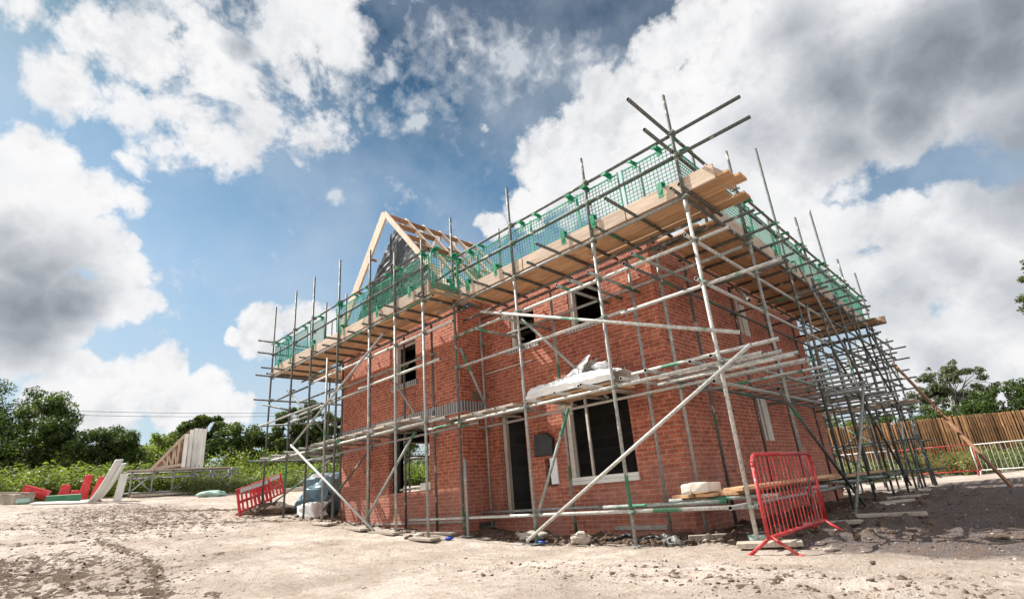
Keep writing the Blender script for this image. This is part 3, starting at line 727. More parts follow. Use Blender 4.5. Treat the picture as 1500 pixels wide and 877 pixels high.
# ------------------------------------------------------------------ scaffold
scaf = empty('scaffolding', (0, 0, 0), 0, 'grey and green tube scaffold with timber platforms and green guards round the brick house', 'scaffolding')
_tube_cache = {}
def tube_mesh(Lg, r=.0242):
    key = round(Lg, 2)
    if key in _tube_cache: return _tube_cache[key]
    n = 12; V = []; Fc = []; MI = []; ri = r*.80
    rings = [(0, r), (Lg, r)]
    prof = [(.07, ri), (0, ri), (0, r), (Lg, r), (Lg, ri), (Lg-.07, ri)]
    for z, q in prof:
        for i in range(n): t = 2*math.pi*i/n; V.append((q*math.cos(t), q*math.sin(t), z))
    bm = MB(); bm.v = V
    for k in range(len(prof)-1):
        for i in range(n): j = (i+1) % n; bm.f.append((k*n+i, k*n+j, (k+1)*n+j, (k+1)*n+i)); bm.m.append(1 if k in (0, 4) else 0)
    bm.f.append(tuple(range(n))); bm.m.append(1); bm.f.append(tuple(5*n+i for i in range(n))); bm.m.append(1)
    me = bm.mesh('scaffold_tube', smooth=False)
    for p in me.polygons:
        if len(p.vertices) == 4 and p.material_index == 0: p.use_smooth = True
    _tube_cache[key] = me; return me
def tube(name, a, b, mat='steel', parent=None):
    parent = scaf if parent is None else parent
    a = Vector(a); b = Vector(b); Lg = max(.05, round((b-a).length, 2)); me = tube_mesh(Lg)
    if not me.materials: me.materials.append(M['steel']); me.materials.append(M['hole'])
    o = bpy.data.objects.new(name, me); COL.objects.link(o); o.parent = parent
    if parent is not scaf: o.matrix_local = parent.matrix_basis.inverted() @ frame_to(a, b)
    else: o.matrix_local = frame_to(a, b)
    o.material_slots[0].link = 'OBJECT'; o.material_slots[0].material = M[mat]
    return o
# coupler mesh: clamps a z tube and, beside it, an x tube
cm_ = MB()
def clamp_ring(mb, c, ax, r0=.026, r1=.037, wd=.045, n=10):
    ax = Vector(ax); x = ax.orthogonal().normalized(); y = ax.cross(x); k = len(mb.v)
    for s, r in ((-1, r0), (-1, r1), (1, r1), (1, r0)):
        for i in range(n): t = 2*math.pi*i/n; mb.v.append(tuple(Vector(c) + ax*(s*wd/2) + r*(math.cos(t)*x + math.sin(t)*y)))
    for q in range(4):
        for i in range(n): j = (i+1) % n; p = (q+1) % 4; mb.f.append((k+q*n+i, k+q*n+j, k+p*n+j, k+p*n+i)); mb.m.append(0)
clamp_ring(cm_, (0,0,0), (0,0,1)); clamp_ring(cm_, (0,.055,0), (1,0,0))
cm_.box((-.03,.02,-.03), (.03,.035,.03)); cm_.tube((.045,-.05,0),(.045,.03,0),.009,6); cm_.box((.03,-.055,-.014),(.06,-.035,.014)); cm_.tube((0,.02,.045),(0,.11,.045),.009,6); cm_.box((-.014,.095,.03),(.014,.115,.06)); cm_.box((.028,-.02,-.015),(.06,.02,.015))
COUP = cm_.mesh('coupler'); COUP.materials.append(M['coupler'])
coup_list = []
def want_coupler(pos, ang, host): coup_list.append((Vector(pos), ang, host))

YM, YWg, XO = -1.20, -1.87, 1.27
LEDZ = 4.19
def g0(x, y): return gh(x, y) + .03
base_plates = []
def standard(x, y, ztop, mat='steel', z0=None, lean=(0, 0), crossings=(), ang=0):
    zb = g0(x, y) if z0 is None else z0
    if mat in ('steel', 'steel_pale') and ztop > 5.2 and z0 is None:
        # two tubes joined by a sleeve below the platform: the upper one takes the darker steel
        up = tube('standard', (x, y, 4.05), (x, y, ztop), 'steel_dark'); o = tube('standard', (x, y, zb), (x, y, 4.048), mat)
        mb = MB(); mb.tube((x, y, 3.96), (x, y, 4.14), .031, 12); sl = mb.build('sleeve', M['steel'], smooth=True); sl.parent = o; sl.matrix_parent_inverse = o.matrix_basis.inverted()
    else: o = tube('standard', (x, y, zb), (x+lean[0], y+lean[1], ztop), mat)
    if z0 is None: base_plates.append((x, y, zb, o))
    for z in crossings: want_coupler((x, y, z), ang, o)
    return o
CR = (.31, 1.93, 2.95, 3.55, LEDZ, 4.85, 5.21)
for i, (x, y, zt, mt) in enumerate([(-10.85,YWg,6.29,'steel_dark'), (-9.47,YWg,6.33,'steel_dark'), (-8.37,YWg,6.34,'steel_dark'), (-7.0,YWg,6.30,'steel_dark'), (-5.61,YWg,6.0,'steel'), (-4.64,YWg,5.55,'steel'), (-3.70,YWg,5.45,'steel')]):
    standard(x, y, zt, mt, crossings=(1.93,)+CR[3:])
standard(-7.42, YWg-.03, 3.95, 'steel', crossings=(1.93,))
for x, zt, mt in ((-3.60, 6.12, 'steel_dark'), (-1.94, 5.98, 'steel'), (-.25, 5.66, 'steel'), (1.27, 5.86, 'steel_pale')):
    standard(x, YM, zt, mt, crossings=CR)
standard(-3.52, YM+.02, 1.28, 'steel_green')
for x, zt, mt in ((-3.95, 4.15, 'steel'), (-1.97, 4.15, 'steel_green'), (-.28, 4.15, 'steel')): standard(x, -.22, zt, mt, crossings=(1.88, 3.62))
for x in (-8.55, -7.2, -5.75, -4.72): standard(x, -.92, 4.15, 'steel_dark', crossings=(1.85, 3.5))
# right side, outer and inner rows
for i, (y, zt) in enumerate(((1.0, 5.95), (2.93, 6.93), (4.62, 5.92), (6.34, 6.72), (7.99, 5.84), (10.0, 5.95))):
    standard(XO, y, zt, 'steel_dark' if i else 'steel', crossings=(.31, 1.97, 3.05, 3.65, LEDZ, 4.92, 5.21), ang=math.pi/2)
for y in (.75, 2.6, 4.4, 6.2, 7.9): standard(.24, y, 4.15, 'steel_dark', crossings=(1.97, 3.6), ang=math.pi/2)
standard(.24, -.22, 4.15, 'steel', crossings=(1.9,))
for y, zt in ((.2, 5.75), (1.9, 5.7), (3.6, 5.7), (5.4, 5.7)): standard(.98, y, zt, 'steel_dark', z0=4.37)
# guard posts standing on the platforms behind the netting
standard(.27, -.30, 5.62, 'steel_dark', z0=4.2); standard(-2.35, -1.08, 5.35, 'steel_green', z0=4.35)
# left gable
for y in (-.15, 1.6, 3.4, 5.2, 7.0, 8.6): standard(-10.85, y, 6.15 if y < 1 else 5.7, 'steel_dark', crossings=(1.93, 3.6) if y < 3 else ())
for y in (-.1, 1.7, 3.5): standard(-9.45, y, 4.2, 'steel_dark')
standard(-8.95, -1.25, 5.95, 'steel_dark', z0=4.3); standard(-7.9, -1.22, 5.85, 'steel_dark', z0=4.3)

def lx(x0, x1, y, z, mat='steel', dz=0, name='ledger'): return tube(name, (x0, y, z), (x1, y, z+dz), mat)
def ly(y0, y1, x, z, mat='steel', dz=0, name='ledger'): return tube(name, (x, y0, z), (x, y1, z+dz), mat)
YL = YM+.052; YLW = YWg+.052; XL = XO-.052
# main front
lx(-3.75, 2.22, YM+.052, 5.22, 'steel_dark', name='guard_rail'); lx(-3.75, 2.27, YM+.052, 4.87, 'steel_dark', name='guard_rail')
lx(-4.2, 1.30, YL, LEDZ+.03, 'steel'); lx(-4.6, 1.15, -.50, LEDZ-.03, 'steel_dark'); lx(-3.9, 1.1, -.23, LEDZ-.03, 'steel_dark')
lx(-1.98, 1.72, YL, 3.56, 'steel_pale', name='guard_rail'); lx(-3.75, -1.85, YL, 3.58, 'steel_pale', name='guard_rail'); lx(-3.65, .10, YL, 2.96, 'steel_pale', name='guard_rail'); lx(.02, 2.20, YL, 2.94, 'steel_pale', name='guard_rail')
lx(-3.2, 1.55, -.27, 3.62, 'steel', name='ledger')
lx(-4.6, 1.75, YL, 1.94, 'steel_pale'); lx(-4.4, 1.95, -.27, 1.92, 'steel_pale'); lx(.35, 2.05, YL+.10, 1.86, 'steel_pale')
lx(-5.3, 1.34, YL, .31, 'steel_pale'); lx(-4.3, -1.4, -.27, .34, 'steel'); lx(-1.55, .42, -.27, .33, 'steel_green'); lx(-.75, .98, YL+.06, .37, 'steel_green')
# wing front
lx(-11.1, -3.55, YWg+.052, 5.22, 'steel_dark', name='guard_rail'); lx(-10.95, -3.60, YWg+.052, 4.88, 'steel_dark', name='guard_rail')
lx(-11.0, -3.45, YLW, LEDZ+.03, 'steel'); lx(-10.9, -3.5, -.98, LEDZ-.03, 'steel_dark')
lx(-8.3, -2.9, YLW, 3.56, 'steel_pale', name='guard_rail'); lx(-9.6, -5.6, YLW, 2.86, 'steel', dz=.06, name='guard_rail'); lx(-6.1, -3.3, YLW, 2.97, 'steel_pale', name='guard_rail')
lx(-11.0, -3.2, YLW, 1.94, 'steel_pale'); lx(-10.3, -3.3, -.98, 1.90, 'steel'); lx(-11.3, -7.6, YWg-.05, 2.92, 'steel')
tube('ledger', (-5.0, -.98, 3.5), (-9.3, -.98, 3.52), 'steel')
# right side
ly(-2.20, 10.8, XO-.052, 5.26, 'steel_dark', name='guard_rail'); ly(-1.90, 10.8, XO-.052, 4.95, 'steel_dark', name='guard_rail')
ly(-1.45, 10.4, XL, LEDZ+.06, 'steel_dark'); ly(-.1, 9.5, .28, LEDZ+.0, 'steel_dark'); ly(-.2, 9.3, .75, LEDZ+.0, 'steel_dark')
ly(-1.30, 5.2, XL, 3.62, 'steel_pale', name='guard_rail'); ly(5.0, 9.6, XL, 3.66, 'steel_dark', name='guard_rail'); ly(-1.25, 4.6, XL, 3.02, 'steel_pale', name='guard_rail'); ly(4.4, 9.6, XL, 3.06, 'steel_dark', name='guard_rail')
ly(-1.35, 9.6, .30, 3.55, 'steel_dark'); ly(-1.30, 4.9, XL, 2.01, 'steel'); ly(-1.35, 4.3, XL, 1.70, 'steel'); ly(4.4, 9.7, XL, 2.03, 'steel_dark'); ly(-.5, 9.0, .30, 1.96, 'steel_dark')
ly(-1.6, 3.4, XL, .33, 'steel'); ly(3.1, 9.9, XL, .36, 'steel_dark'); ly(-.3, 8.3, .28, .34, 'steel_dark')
# left gable
for z in (5.2, 4.86, LEDZ+.03, 1.94, 3.55): ly(-2.3, 8.8, -10.85+.05, z, 'steel_dark', name='guard_rail' if z > 4.5 else 'ledger')
ly(-.3, 8, -9.45, 1.9, 'steel_dark'); ly(-.3, 8, -9.45, LEDZ, 'steel_dark')

# transoms
def tr_y(x, y0, y1, z, mat='steel_dark'): return tube('transom', (x, y0, z), (x, y1, z), mat)
def tr_x(y, x0, x1, z, mat='steel_dark'): return tube('transom', (x0, y, z), (x1, y, z), mat)
TZ = LEDZ+.083
for x, y0 in ((.51,-1.92), (-.05,-1.36), (-.51,-1.52), (-.95,-1.70), (-1.5,-1.32), (-2.64,-1.51), (-2.05,-1.35), (-3.2,-1.4), (1.27+.05,-1.42)): tr_y(x, y0, -.12, TZ)
for x in (-3.75, -4.5, -5.0, -5.68, -6.3, -6.92, -7.5, -8.1, -8.75, -9.4, -10.14, -10.73): tr_y(x, {-4.5:-2.2, -6.92:-2.19, -10.14:-2.4, -10.73:-2.05}.get(x, -2.0), -.80, TZ)
for x in (-.87, -.61, -.26, .49): tr_y(x, -1.42, -.02+(.35 if x > 0 else 0), 3.61, 'steel_green')
for x in (-2.9, -2.2): tr_y(x, -1.35, -.05, 3.50, 'steel_green')
for x, y0 in ((-.58,-1.50), (-.66,-1.45), (-1.17,-1.38), (-1.77,-1.36), (-2.49,-1.35), (-3.1,-1.3), (.40,-1.42), (-.05,-1.3), (.95,-1.3)): tr_y(x, y0, -.10, 2.0, 'steel_pale' if x < 0 else 'steel')
for x in (-3.9, -4.7, -5.5, -6.2, -6.9, -7.6, -8.4, -9.2, -10.0, -10.7): tr_y(x, -2.05, -.8, 2.0, 'steel')
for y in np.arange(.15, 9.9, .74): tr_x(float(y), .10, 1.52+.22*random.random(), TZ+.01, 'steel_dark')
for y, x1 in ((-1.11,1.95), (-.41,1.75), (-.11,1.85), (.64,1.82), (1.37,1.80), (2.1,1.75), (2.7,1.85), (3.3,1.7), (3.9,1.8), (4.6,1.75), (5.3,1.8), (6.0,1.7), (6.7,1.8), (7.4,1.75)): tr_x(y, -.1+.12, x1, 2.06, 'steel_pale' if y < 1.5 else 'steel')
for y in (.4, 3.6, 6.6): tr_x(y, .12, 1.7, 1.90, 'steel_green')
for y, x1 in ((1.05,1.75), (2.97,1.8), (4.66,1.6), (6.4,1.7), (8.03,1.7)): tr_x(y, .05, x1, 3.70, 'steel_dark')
for y in (-.9, 1.0, 2.9, 4.6): tr_x(y, .15, 1.5, .40, 'steel_green')
for y in (-1.6, -.9, -.2, .8, 2.2): tr_x(y, -11.2, -9.1, 3.62, 'steel_dark')
tube('transom', (-11.37, YWg-.06, 2.93), (-9.3, YWg+1.2, 2.80), 'steel_dark'); tube('transom', (-11.2, -1.9, 3.5), (-9.45, -1.85, 3.06), 'steel_dark')
for y in (-1.4, .3, 2.2): tr_x(y, -11.1, -9.2, 2.93, 'steel')
for y in (-1.7, -.3, 1.2, 3.0): tr_x(y, -11.3, -9.3, 2.0, 'steel')

# braces
def brace(a, b, mat='steel_pale'): return tube('brace', a, b, mat)
brace((1.70, YM-.10, 2.03), (-2.04, YM-.10, -.03)); brace((-2.72, YM-.11, 3.77), (1.62, YM-.11, 2.19)); brace((-1.22, -1.02, 1.80), (-2.02, -1.14, .14), 'steel_green')
brace((-1.95, YM+.1, 3.45), (-.95, -.30, 1.95), 'steel'); brace((-3.6, -1.10, 3.35), (-4.15+.6, -.4, 1.95), 'steel')
brace((-9.02, YWg-.10, 2.15), (-5.2, YWg-.10, .20)); brace((-9.05, YWg-.09, 2.10), (-4.88, YWg-.10, 3.85), 'steel'); brace((-4.25, -1.7, 1.85), (-5.62, YWg-.02, .40), 'steel_green')
brace((-6.3, -1.0, 3.5), (-4.9, -1.0, 1.95), 'steel'); brace((-9.0, -1.2, .5), (-6.9, -1.0, 1.9), 'steel_dark'); brace((-10.9, -1.7, .8), (-8.5, -1.2, 1.75), 'steel_green'); brace((-9.6, -1.9, 3.6), (-8.2, -1.2, 2.0), 'steel_dark')
brace((1.36, .37, 1.72), (1.36, 3.30, .0), 'steel_dark'); brace((1.37, 3.30, 4.35), (1.37, 6.3, 2.15), 'steel'); brace((1.32, .2, 3.0), (.30, 2.72, 4.17), 'steel'); brace((.7, 5.5, 2.0), (1.3, 3.4, 3.6), 'steel')
brace((1.42, 2.3, -.08), (1.70, 4.1, 2.05), 'steel'); brace((1.3, 4.4, 2.9), (1.35, 8.0, .1), 'steel_dark'); brace((1.32, 6.4, 4.2), (1.36, 9.9, 1.9), 'steel_dark'); brace((1.33, 7.9, .2), (1.36, 9.9, 2.0), 'steel_dark')
brace((-3.72, -1.95, 4.3), (-3.5, -1.15, 5.0), 'steel_dark')

# boards
def board(a, b, w=.225, t=.038, mat='board', name='board', up=(0,0,1), parent=None, roll=0.0):
    a = Vector(a); b = Vector(b); Lg = (b-a).length
    mb = MB(); mb.box((-w/2, -t/2, 0), (w/2, t/2, Lg)); me = mb.mesh(name, bevel=.003)
    me.materials.append(M[mat]); o = bpy.data.objects.new(name, me); COL.objects.link(o)
    Mx = frame_to(a, b, up) @ Matrix.Rotation(roll, 4, 'Z')
    if parent is not None: o.parent = parent
    o.matrix_local = Mx; return o
BZ = TZ+.046
# main front platform (five boards wide)
for k in range(4):
    y = YM+.065+.1125+k*.2325
    ends = (1.86, 1.93, 1.62, 1.78, 1.90)
    board((-3.42+.02*k, y, BZ), (-.72-.15*(k % 2), y, BZ), parent=scaf, up=(0, 1, 0), roll=math.pi/2)
    board((-.71-.15*(k % 2), y+(.05 if k >= 3 else 0), BZ+.001), (ends[k], y+(.05 if k >= 3 else 0), BZ+.001+.02*(k % 2)), parent=scaf, up=(0, 1, 0), roll=math.pi/2)
# wing platform
for k in range(4):
    y = YWg+.065+.1125+k*.2325
    for a, b in ((-11.05, -8.8), (-8.79, -6.1), (-6.09, -3.40-.05*(k % 2))): board((a+.05*(k % 2), y, BZ), (b+.05*(k % 2) if b < -4 else b, y, BZ), parent=scaf, up=(0, 1, 0), roll=math.pi/2)
for k in range(3): board((-3.38, -1.87+.16+k*.2, BZ+.03), (-2.9-.1*k, -1.87+.16+k*.2, BZ+.03), parent=scaf, up=(0,1,0), roll=math.pi/2) if False else None
# right platform
for k in range(4):
    x = .34+k*.2325
    for a, b in ((-.06, 3.0), (3.01, 6.2), (6.21, 9.3)): board((x, a+.1*(k % 2), BZ+.012), (x, b+.1*(k % 2), BZ+.012), parent=scaf, up=(1, 0, 0), roll=math.pi/2)
for k in range(4):
    y = 9.5+k*.232 - .3
    board((-1.5, y+.25, BZ+.055), (1.45+.05*k, y+.25, BZ+.055), parent=scaf, up=(0,1,0), roll=math.pi/2)
# left gable platform
for k in range(4):
    x = -10.7+k*.232; board((x, -.6, BZ+.04), (x, 3.6, BZ+.04), parent=scaf, up=(1,0,0), roll=math.pi/2); board((x, 3.61, BZ+.04), (x, 7.8, BZ+.04), parent=scaf, up=(1,0,0), roll=math.pi/2)
# toe boards
def toe(a, b, z0=BZ-.075): return board((*a, z0+.1125), (*b, z0+.1125), mat='toe', name='toe_board', parent=scaf, up=(0, 0, 1), roll=0)
def toeb(a, b, z=None, h=.225):
    a = Vector((a[0], a[1], 0)); b = Vector((b[0], b[1], 0)); d = (b-a).normalized(); z = BZ-.050 if z is None else z
    mb = MB(); mb.beam((0,0,0), (0,0,(b-a).length), h, .038, up=(0,1,0)); me = mb.mesh('toe_board', bevel=.003); me.materials.append(M['toe'])
    o = bpy.data.objects.new('toe_board', me); COL.objects.link(o); o.parent = scaf
    x = Vector((0,0,1)); zz = d; y = zz.cross(x); Mx = Matrix((x, y, zz)).transposed().to_4x4(); Mx.translation = Vector((a.x, a.y, z+h/2)); o.matrix_local = Mx; return o
for a, b in ((-3.52,-1.75), (-1.73,.35), (.37,1.70)): toeb((a, YM+.042), (b, YM+.042))
for a, b in ((-10.95,-8.3), (-8.28,-5.9), (-5.88,-3.50)): toeb((a, YWg+.042), (b, YWg+.042))
toeb((-3.45, YWg-.06), (-3.45, YM+.10))
for a, b in ((-.85,2.1), (2.12,5.2), (5.22,8.2), (8.22,9.9)): toeb((XO-.05, a), (XO-.05, b))
toeb((-.8, 10.15), (1.62, 10.15), BZ+.0); toeb((1.60, -1.15), (1.72, -.60), BZ-.0)
toeb((-10.9, -1.7), (-10.9, 2.0)); toeb((-10.9, 2.02), (-10.9, 6.0))
# lower lift boards on the wing and some at the door
for k, y in enumerate((-1.72, -1.48, -1.24)): board((-8.3+.3*k, y, 2.055), (-5.1+.2*k, y, 2.055), mat='greywood', parent=scaf, up=(0,1,0), roll=math.pi/2)
for k, y in enumerate((-1.72, -1.48)): board((-5.4+.2*k, y, 2.10), (-3.9+.1*k, y, 2.05), mat='greywood', parent=scaf, up=(0,1,0), roll=math.pi/2)
for k, y in enumerate((-1.0, -.77, -.5)): board((-4.0+.3*k, y, 2.05), (-2.3-.1*k, y, 2.05), mat='greywood', parent=scaf, up=(0,1,0), roll=math.pi/2)
for k, y in enumerate((-.86, -.63, -.40)): board((-1.92, y, 2.05), (-.45, y, 2.05), mat='board', parent=scaf, up=(0,1,0), roll=math.pi/2)
# boards of the lowest lift at the corner
for k, x in enumerate((.42, .68, .95)): board((x, -1.12+.10*k, .45), (x+.08, 1.5-.2*k, .46+.01*k), mat='board', parent=scaf, up=(1,0,0), roll=math.pi/2)
board((1.12, -1.2, .50), (1.18, 2.5, .52), mat='board', parent=scaf, up=(1,0,0), roll=math.pi/2); board((1.0, 2.6, .46), (1.1, 6.5, .48), mat='board', parent=scaf, up=(1,0,0), roll=math.pi/2)
board((.8, 2.4, .45), (.85, 6.2, .46), mat='greywood', parent=scaf, up=(1,0,0), roll=math.pi/2)

# green wire guards
def guard_mesh(wd, ht=.72):
    mb = MB(); t = .0036
    for i in range(int(wd/.06)+1): x = i*.06; mb.box((x-t, -t, 0), (x+t, t, ht))
    for j in range(int(ht/.06)+1): z = j*.06; mb.box((0, -t*2.2, z-t), (wd, -t*.2, z+t))
    for x in (.0, wd): mb.box((x-.010, -.012, -.02), (x+.010, .004, ht+.03))
    mb.box((0, -.010, ht-.01), (wd, .006, ht+.012))
    return mb.mesh('guard_panel')
def clip_meshes():
    a = MB(); a.box((-.05, -.012, -.02), (.05, .006, .075)); a.box((-.05, -.13, .065), (.05, .006, .080)); a.box((-.05,-.142,.03),(.05,-.13,.08)); a.box((-.02,-.02,-.06),(.02,-.012,-.02))
    b = MB(); b.box((-.038, -.092, -.06), (.038, -.078, .17)); b.box((-.038, -.09, .155), (.038, .0, .17)); b.box((-.020, -.10, .0), (.020, -.092, .05)); b.box((-.045,-.02,.10),(.045,-.006,.19))
    return a.mesh('hook', bevel=.004), b.mesh('clip', bevel=.004)
HOOK, CLIP = clip_meshes(); HOOK.materials.append(M['green']); CLIP.materials.append(M['green'])
def guard(p, ang, wd, tilt=0.0, z=4.36, clips=1, sag=0.0, dark=False):
    me = guard_mesh(wd); me.materials.append(M['netgreen'])
    o = bpy.data.objects.new('guard_panel', me); COL.objects.link(o); o.parent = scaf
    o.matrix_local = Matrix.Translation((p[0], p[1], z)) @ Matrix.Rotation(ang, 4, 'Z') @ Matrix.Rotation(tilt, 4, 'X') @ Matrix.Rotation(sag, 4, 'Y')
    for u in (.18, .82):
        h = bpy.data.objects.new('hook', HOOK); COL.objects.link(h); h.parent = o; h.location = ((u+random.uniform(-.09, .09))*wd, 0, .70+random.uniform(-.02, .02)); h.rotation_euler = (0, random.uniform(-.15, .15), random.uniform(-.2, .2)); h.scale = (random.uniform(.7, 1.15), 1, random.uniform(.75, 1.05))
    for i in range(clips):
        h = bpy.data.objects.new('clip', CLIP); COL.objects.link(h); h.parent = o; h.location = ((.5+random.uniform(-.2, .2))*wd, -.012, .05+random.uniform(-.03, .03)); h.rotation_euler = (0, random.uniform(-.12, .12), random.uniform(-.15, .15))
    return o
for x0, wd in ((-3.50, .60), (-2.88, 1.38), (-1.48, 1.0), (-.46, .78), (.40, .84)): guard((x0, YM+.075), 0, wd, tilt=.03)
for x0, wd in ((-10.8, .9), (-9.95, 1.2), (-8.6, .75), (-7.2, 1.2), (-5.95, 1.2), (-4.7, 1.15)): guard((x0, YWg+.075), 0, wd, tilt=.03)
for i, (y0, wd) in enumerate(((-1.0, 1.3), (.35, 1.3), (1.7, 1.3), (3.05, 1.3), (4.4, 1.3), (5.75, 1.3), (7.1, 1.3), (8.45, 1.3))): guard((XO-.10, y0), math.pi/2, wd, tilt=.03+.03*(i % 2), sag=.01*(i % 3 - 1))
for y0 in (-1.7, -.4, .9, 2.2): guard((-10.80, y0), math.pi/2, 1.25, tilt=.05)
guard((-3.40, YWg), math.pi/2, .62)

# couplers: the ones that show largest are individual, the rest one mass
extra = []
for c in [(x, YL, z) for x in (-.6, -1.2, -2.5) for z in (1.94,)]: pass
cc = sorted(coup_list, key=lambda q: (q[0]-CAM).length)
for pos, ang, host in cc[:95]:
    c = bpy.data.objects.new('coupler', COUP); COL.objects.link(c); c.parent = host
    c.matrix_local = host.matrix_basis.inverted() @ (Matrix.Translation(pos) @ Matrix.Rotation(ang, 4, 'Z'))
V = []; Fc = []
for pos, ang, host in cc[95:]:
    Mx = Matrix.Translation(pos) @ Matrix.Rotation(ang, 4, 'Z'); k = len(V); V += [tuple(Mx @ v.co) for v in COUP.vertices]; Fc += [tuple(k+i for i in p.vertices) for p in COUP.polygons]
if V:
    me = bpy.data.meshes.new('couplers'); me.from_pydata(V, [], Fc); tag(link('far_couplers', me, M['coupler'], scaf), kind='stuff')
# steel base plates
for x, y, zb, o in base_plates:
    mb = MB(); mb.box((-.075, -.075, -.008), (.075, .075, 0)); p = mb.build('base_plate', M['steel']); p.parent = o

# ------------------------------------------------------------------ rear access tower
tower = empty('scaffold_tower', (0, 11, gh(0, 11)), 0, 'dense open tube loading tower behind the far corner of the house', 'scaffold tower')
TI = tower.matrix_basis.inverted(); 
def ttube(name, a, b, mat='steel_dark'):
    o = tube(name, a, b, mat); o.parent = tower; o.matrix_local = Matrix.Translation(-tower.location) @ frame_to(a, b); return o
txs = (1.22, .62, .05, -.75, -1.7, -2.8); tys = (9.45, 10.9, 12.3)
for i, x in enumerate(txs):
    for j, y in enumerate(tys): ttube('standard', (x, y, gh(x, y)+.02), (x, y, 4.3 - .25*((i+j) % 2)), 'steel_dark')
for y in (8.7, 9.3, 9.9): ttube('standard', (-.4, y, gh(-.4, y)), (-.4, y, 4.2))
for z in (.35, 1.15, 2.0, 2.68, 3.0, 3.25, 3.6, 3.95):
    for j, y in enumerate(tys):
        if (z in (1.15, 3.0) and j == 1): continue
        ttube('ledger', (-3.0+.2*j, y+.05, z), (1.44+.1*((j+int(z*10)) % 3), y+.05, z), 'steel_dark')
for z in (.40, 2.05, 2.73, 3.3, 3.65, 4.0):
    for i, x in enumerate(txs[:4]): ttube('transom', (x+.05, 9.3, z), (x+.05, 12.6, z), 'steel_dark')
for a, b in (((1.27,9.5,.0),(1.27,12.3,2.0)), ((-2.8,9.4,2.0),(.05,9.4,3.9)), ((1.4,9.4,2.1),(-1.7,9.4,3.6)), ((-1.7,10.9,.2),(.75,10.9,2.0)), ((1.27,9.4,4.0),(1.27,12.2,2.7)), ((.75,9.4,.2),(-1.7,9.4,1.9)), ((1.46,12.3,.1),(-.75,12.3,1.9))): ttube('brace', a, b, 'steel_dark')
for k in range(4):
    o = board((-2.6, 9.7+.25*k, 2.12), (1.75, 9.7+.25*k, 2.12), mat='greywood', parent=tower, up=(0,1,0), roll=math.pi/2); o.matrix_basis = Matrix.Translation(-tower.location) @ o.matrix_basis
# small ladder foot at the outside
for y in (11.7, 12.0): ttube('ladder_stile', (1.34, y, gh(1.3, y)), (1.24, y, 2.4), 'steel_dark')
for z in np.arange(.15, 2.3, .27): ttube('ladder_rung', (1.33-.042*z, 11.7, float(z)), (1.33-.042*z, 12.0, float(z)), 'steel_dark')
# long timber raker
mb = MB(); a = Vector((3.04, 8.52, gh(3.04, 8.52)-.05)); b = Vector((1.33, 11.2, 3.35)); mb.beam(a, b, .05, .075)
tag(mb.build('timber_prop', M['nog'], bevel=.004), 'long brown timber leaning from the ground to the rear scaffold tower', 'prop')

# ------------------------------------------------------------------ site things
def polar(az, dist, z=None):
    x = CAM.x + dist*math.sin(rad(az)); y = CAM.y + dist*math.cos(rad(az)); return Vector((x, y, gh(x, y) if z is None else z))

def crowd_barrier(loc, ang, wd, ht, mat, label, group=None, bars=16, foot=.24, z0=.16, missing=()):
    root = empty('crowd_barrier', loc, ang, label, 'barrier', group)
    r = .019; top = z0+ht; c = .12
    pts = []
    for cx, cz, a0 in ((wd-c, top-c, 0), (c, top-c, 90)):
        for k in range(6): a = rad(a0+18*k); pts.append((cx+c*math.cos(a), 0, cz+c*math.sin(a)))
    pts = [(wd, 0, z0)] + pts + [(0, 0, z0)]
    mb = MB(); mb.path(pts, r, 10); mb.tube((0, 0, z0), (wd, 0, z0), r, 10)
    mb.build('frame', M[mat], root, smooth=True)
    mb = MB()
    for i in range(1, bars):
        if i in missing: continue
        x = wd*i/bars; mb.tube((x, 0, z0), (x, 0, top-.005), .0055, 6)
    mb.build('bars', M[mat], root)
    for x in (.06, wd-.10):
        mb = MB(); mb.path([(x, -foot-.03, -.01), (x, -foot+.02, .01), (x, 0, z0+.01)], .017, 8); mb.path([(x, 0, z0+.01), (x, foot-.02, .01), (x, foot+.03, -.01)], .017, 8); mb.build('foot', M[mat], root, smooth=True)
    return root
crowd_barrier((1.60, -1.76, gh(1.6, -1.7)-.0), math.pi/2-.01, 1.86, .78, 'red', 'red crowd barrier of thin upright bars standing at the near corner of the scaffold')
pb = polar(-4.0, 27.2); crowd_barrier(pb, rad(-4), 2.35, .95, 'whitepaint', 'white crowd barrier in front of the weeds, beside the foot of the leaning timber', 'crowd barriers by the fence', bars=16)
pb = polar(-8.9, 26.6); crowd_barrier(pb, rad(0), 2.35, .95, 'red', 'red crowd barrier between the two white ones in front of the picket fence', 'crowd barriers by the fence', bars=16)
pb = polar(-13.4, 25.2); crowd_barrier(pb, rad(6), 2.0, .95, 'whitepaint', 'white crowd barrier seen behind the scaffold tower beside the house corner', 'crowd barriers by the fence', bars=16)

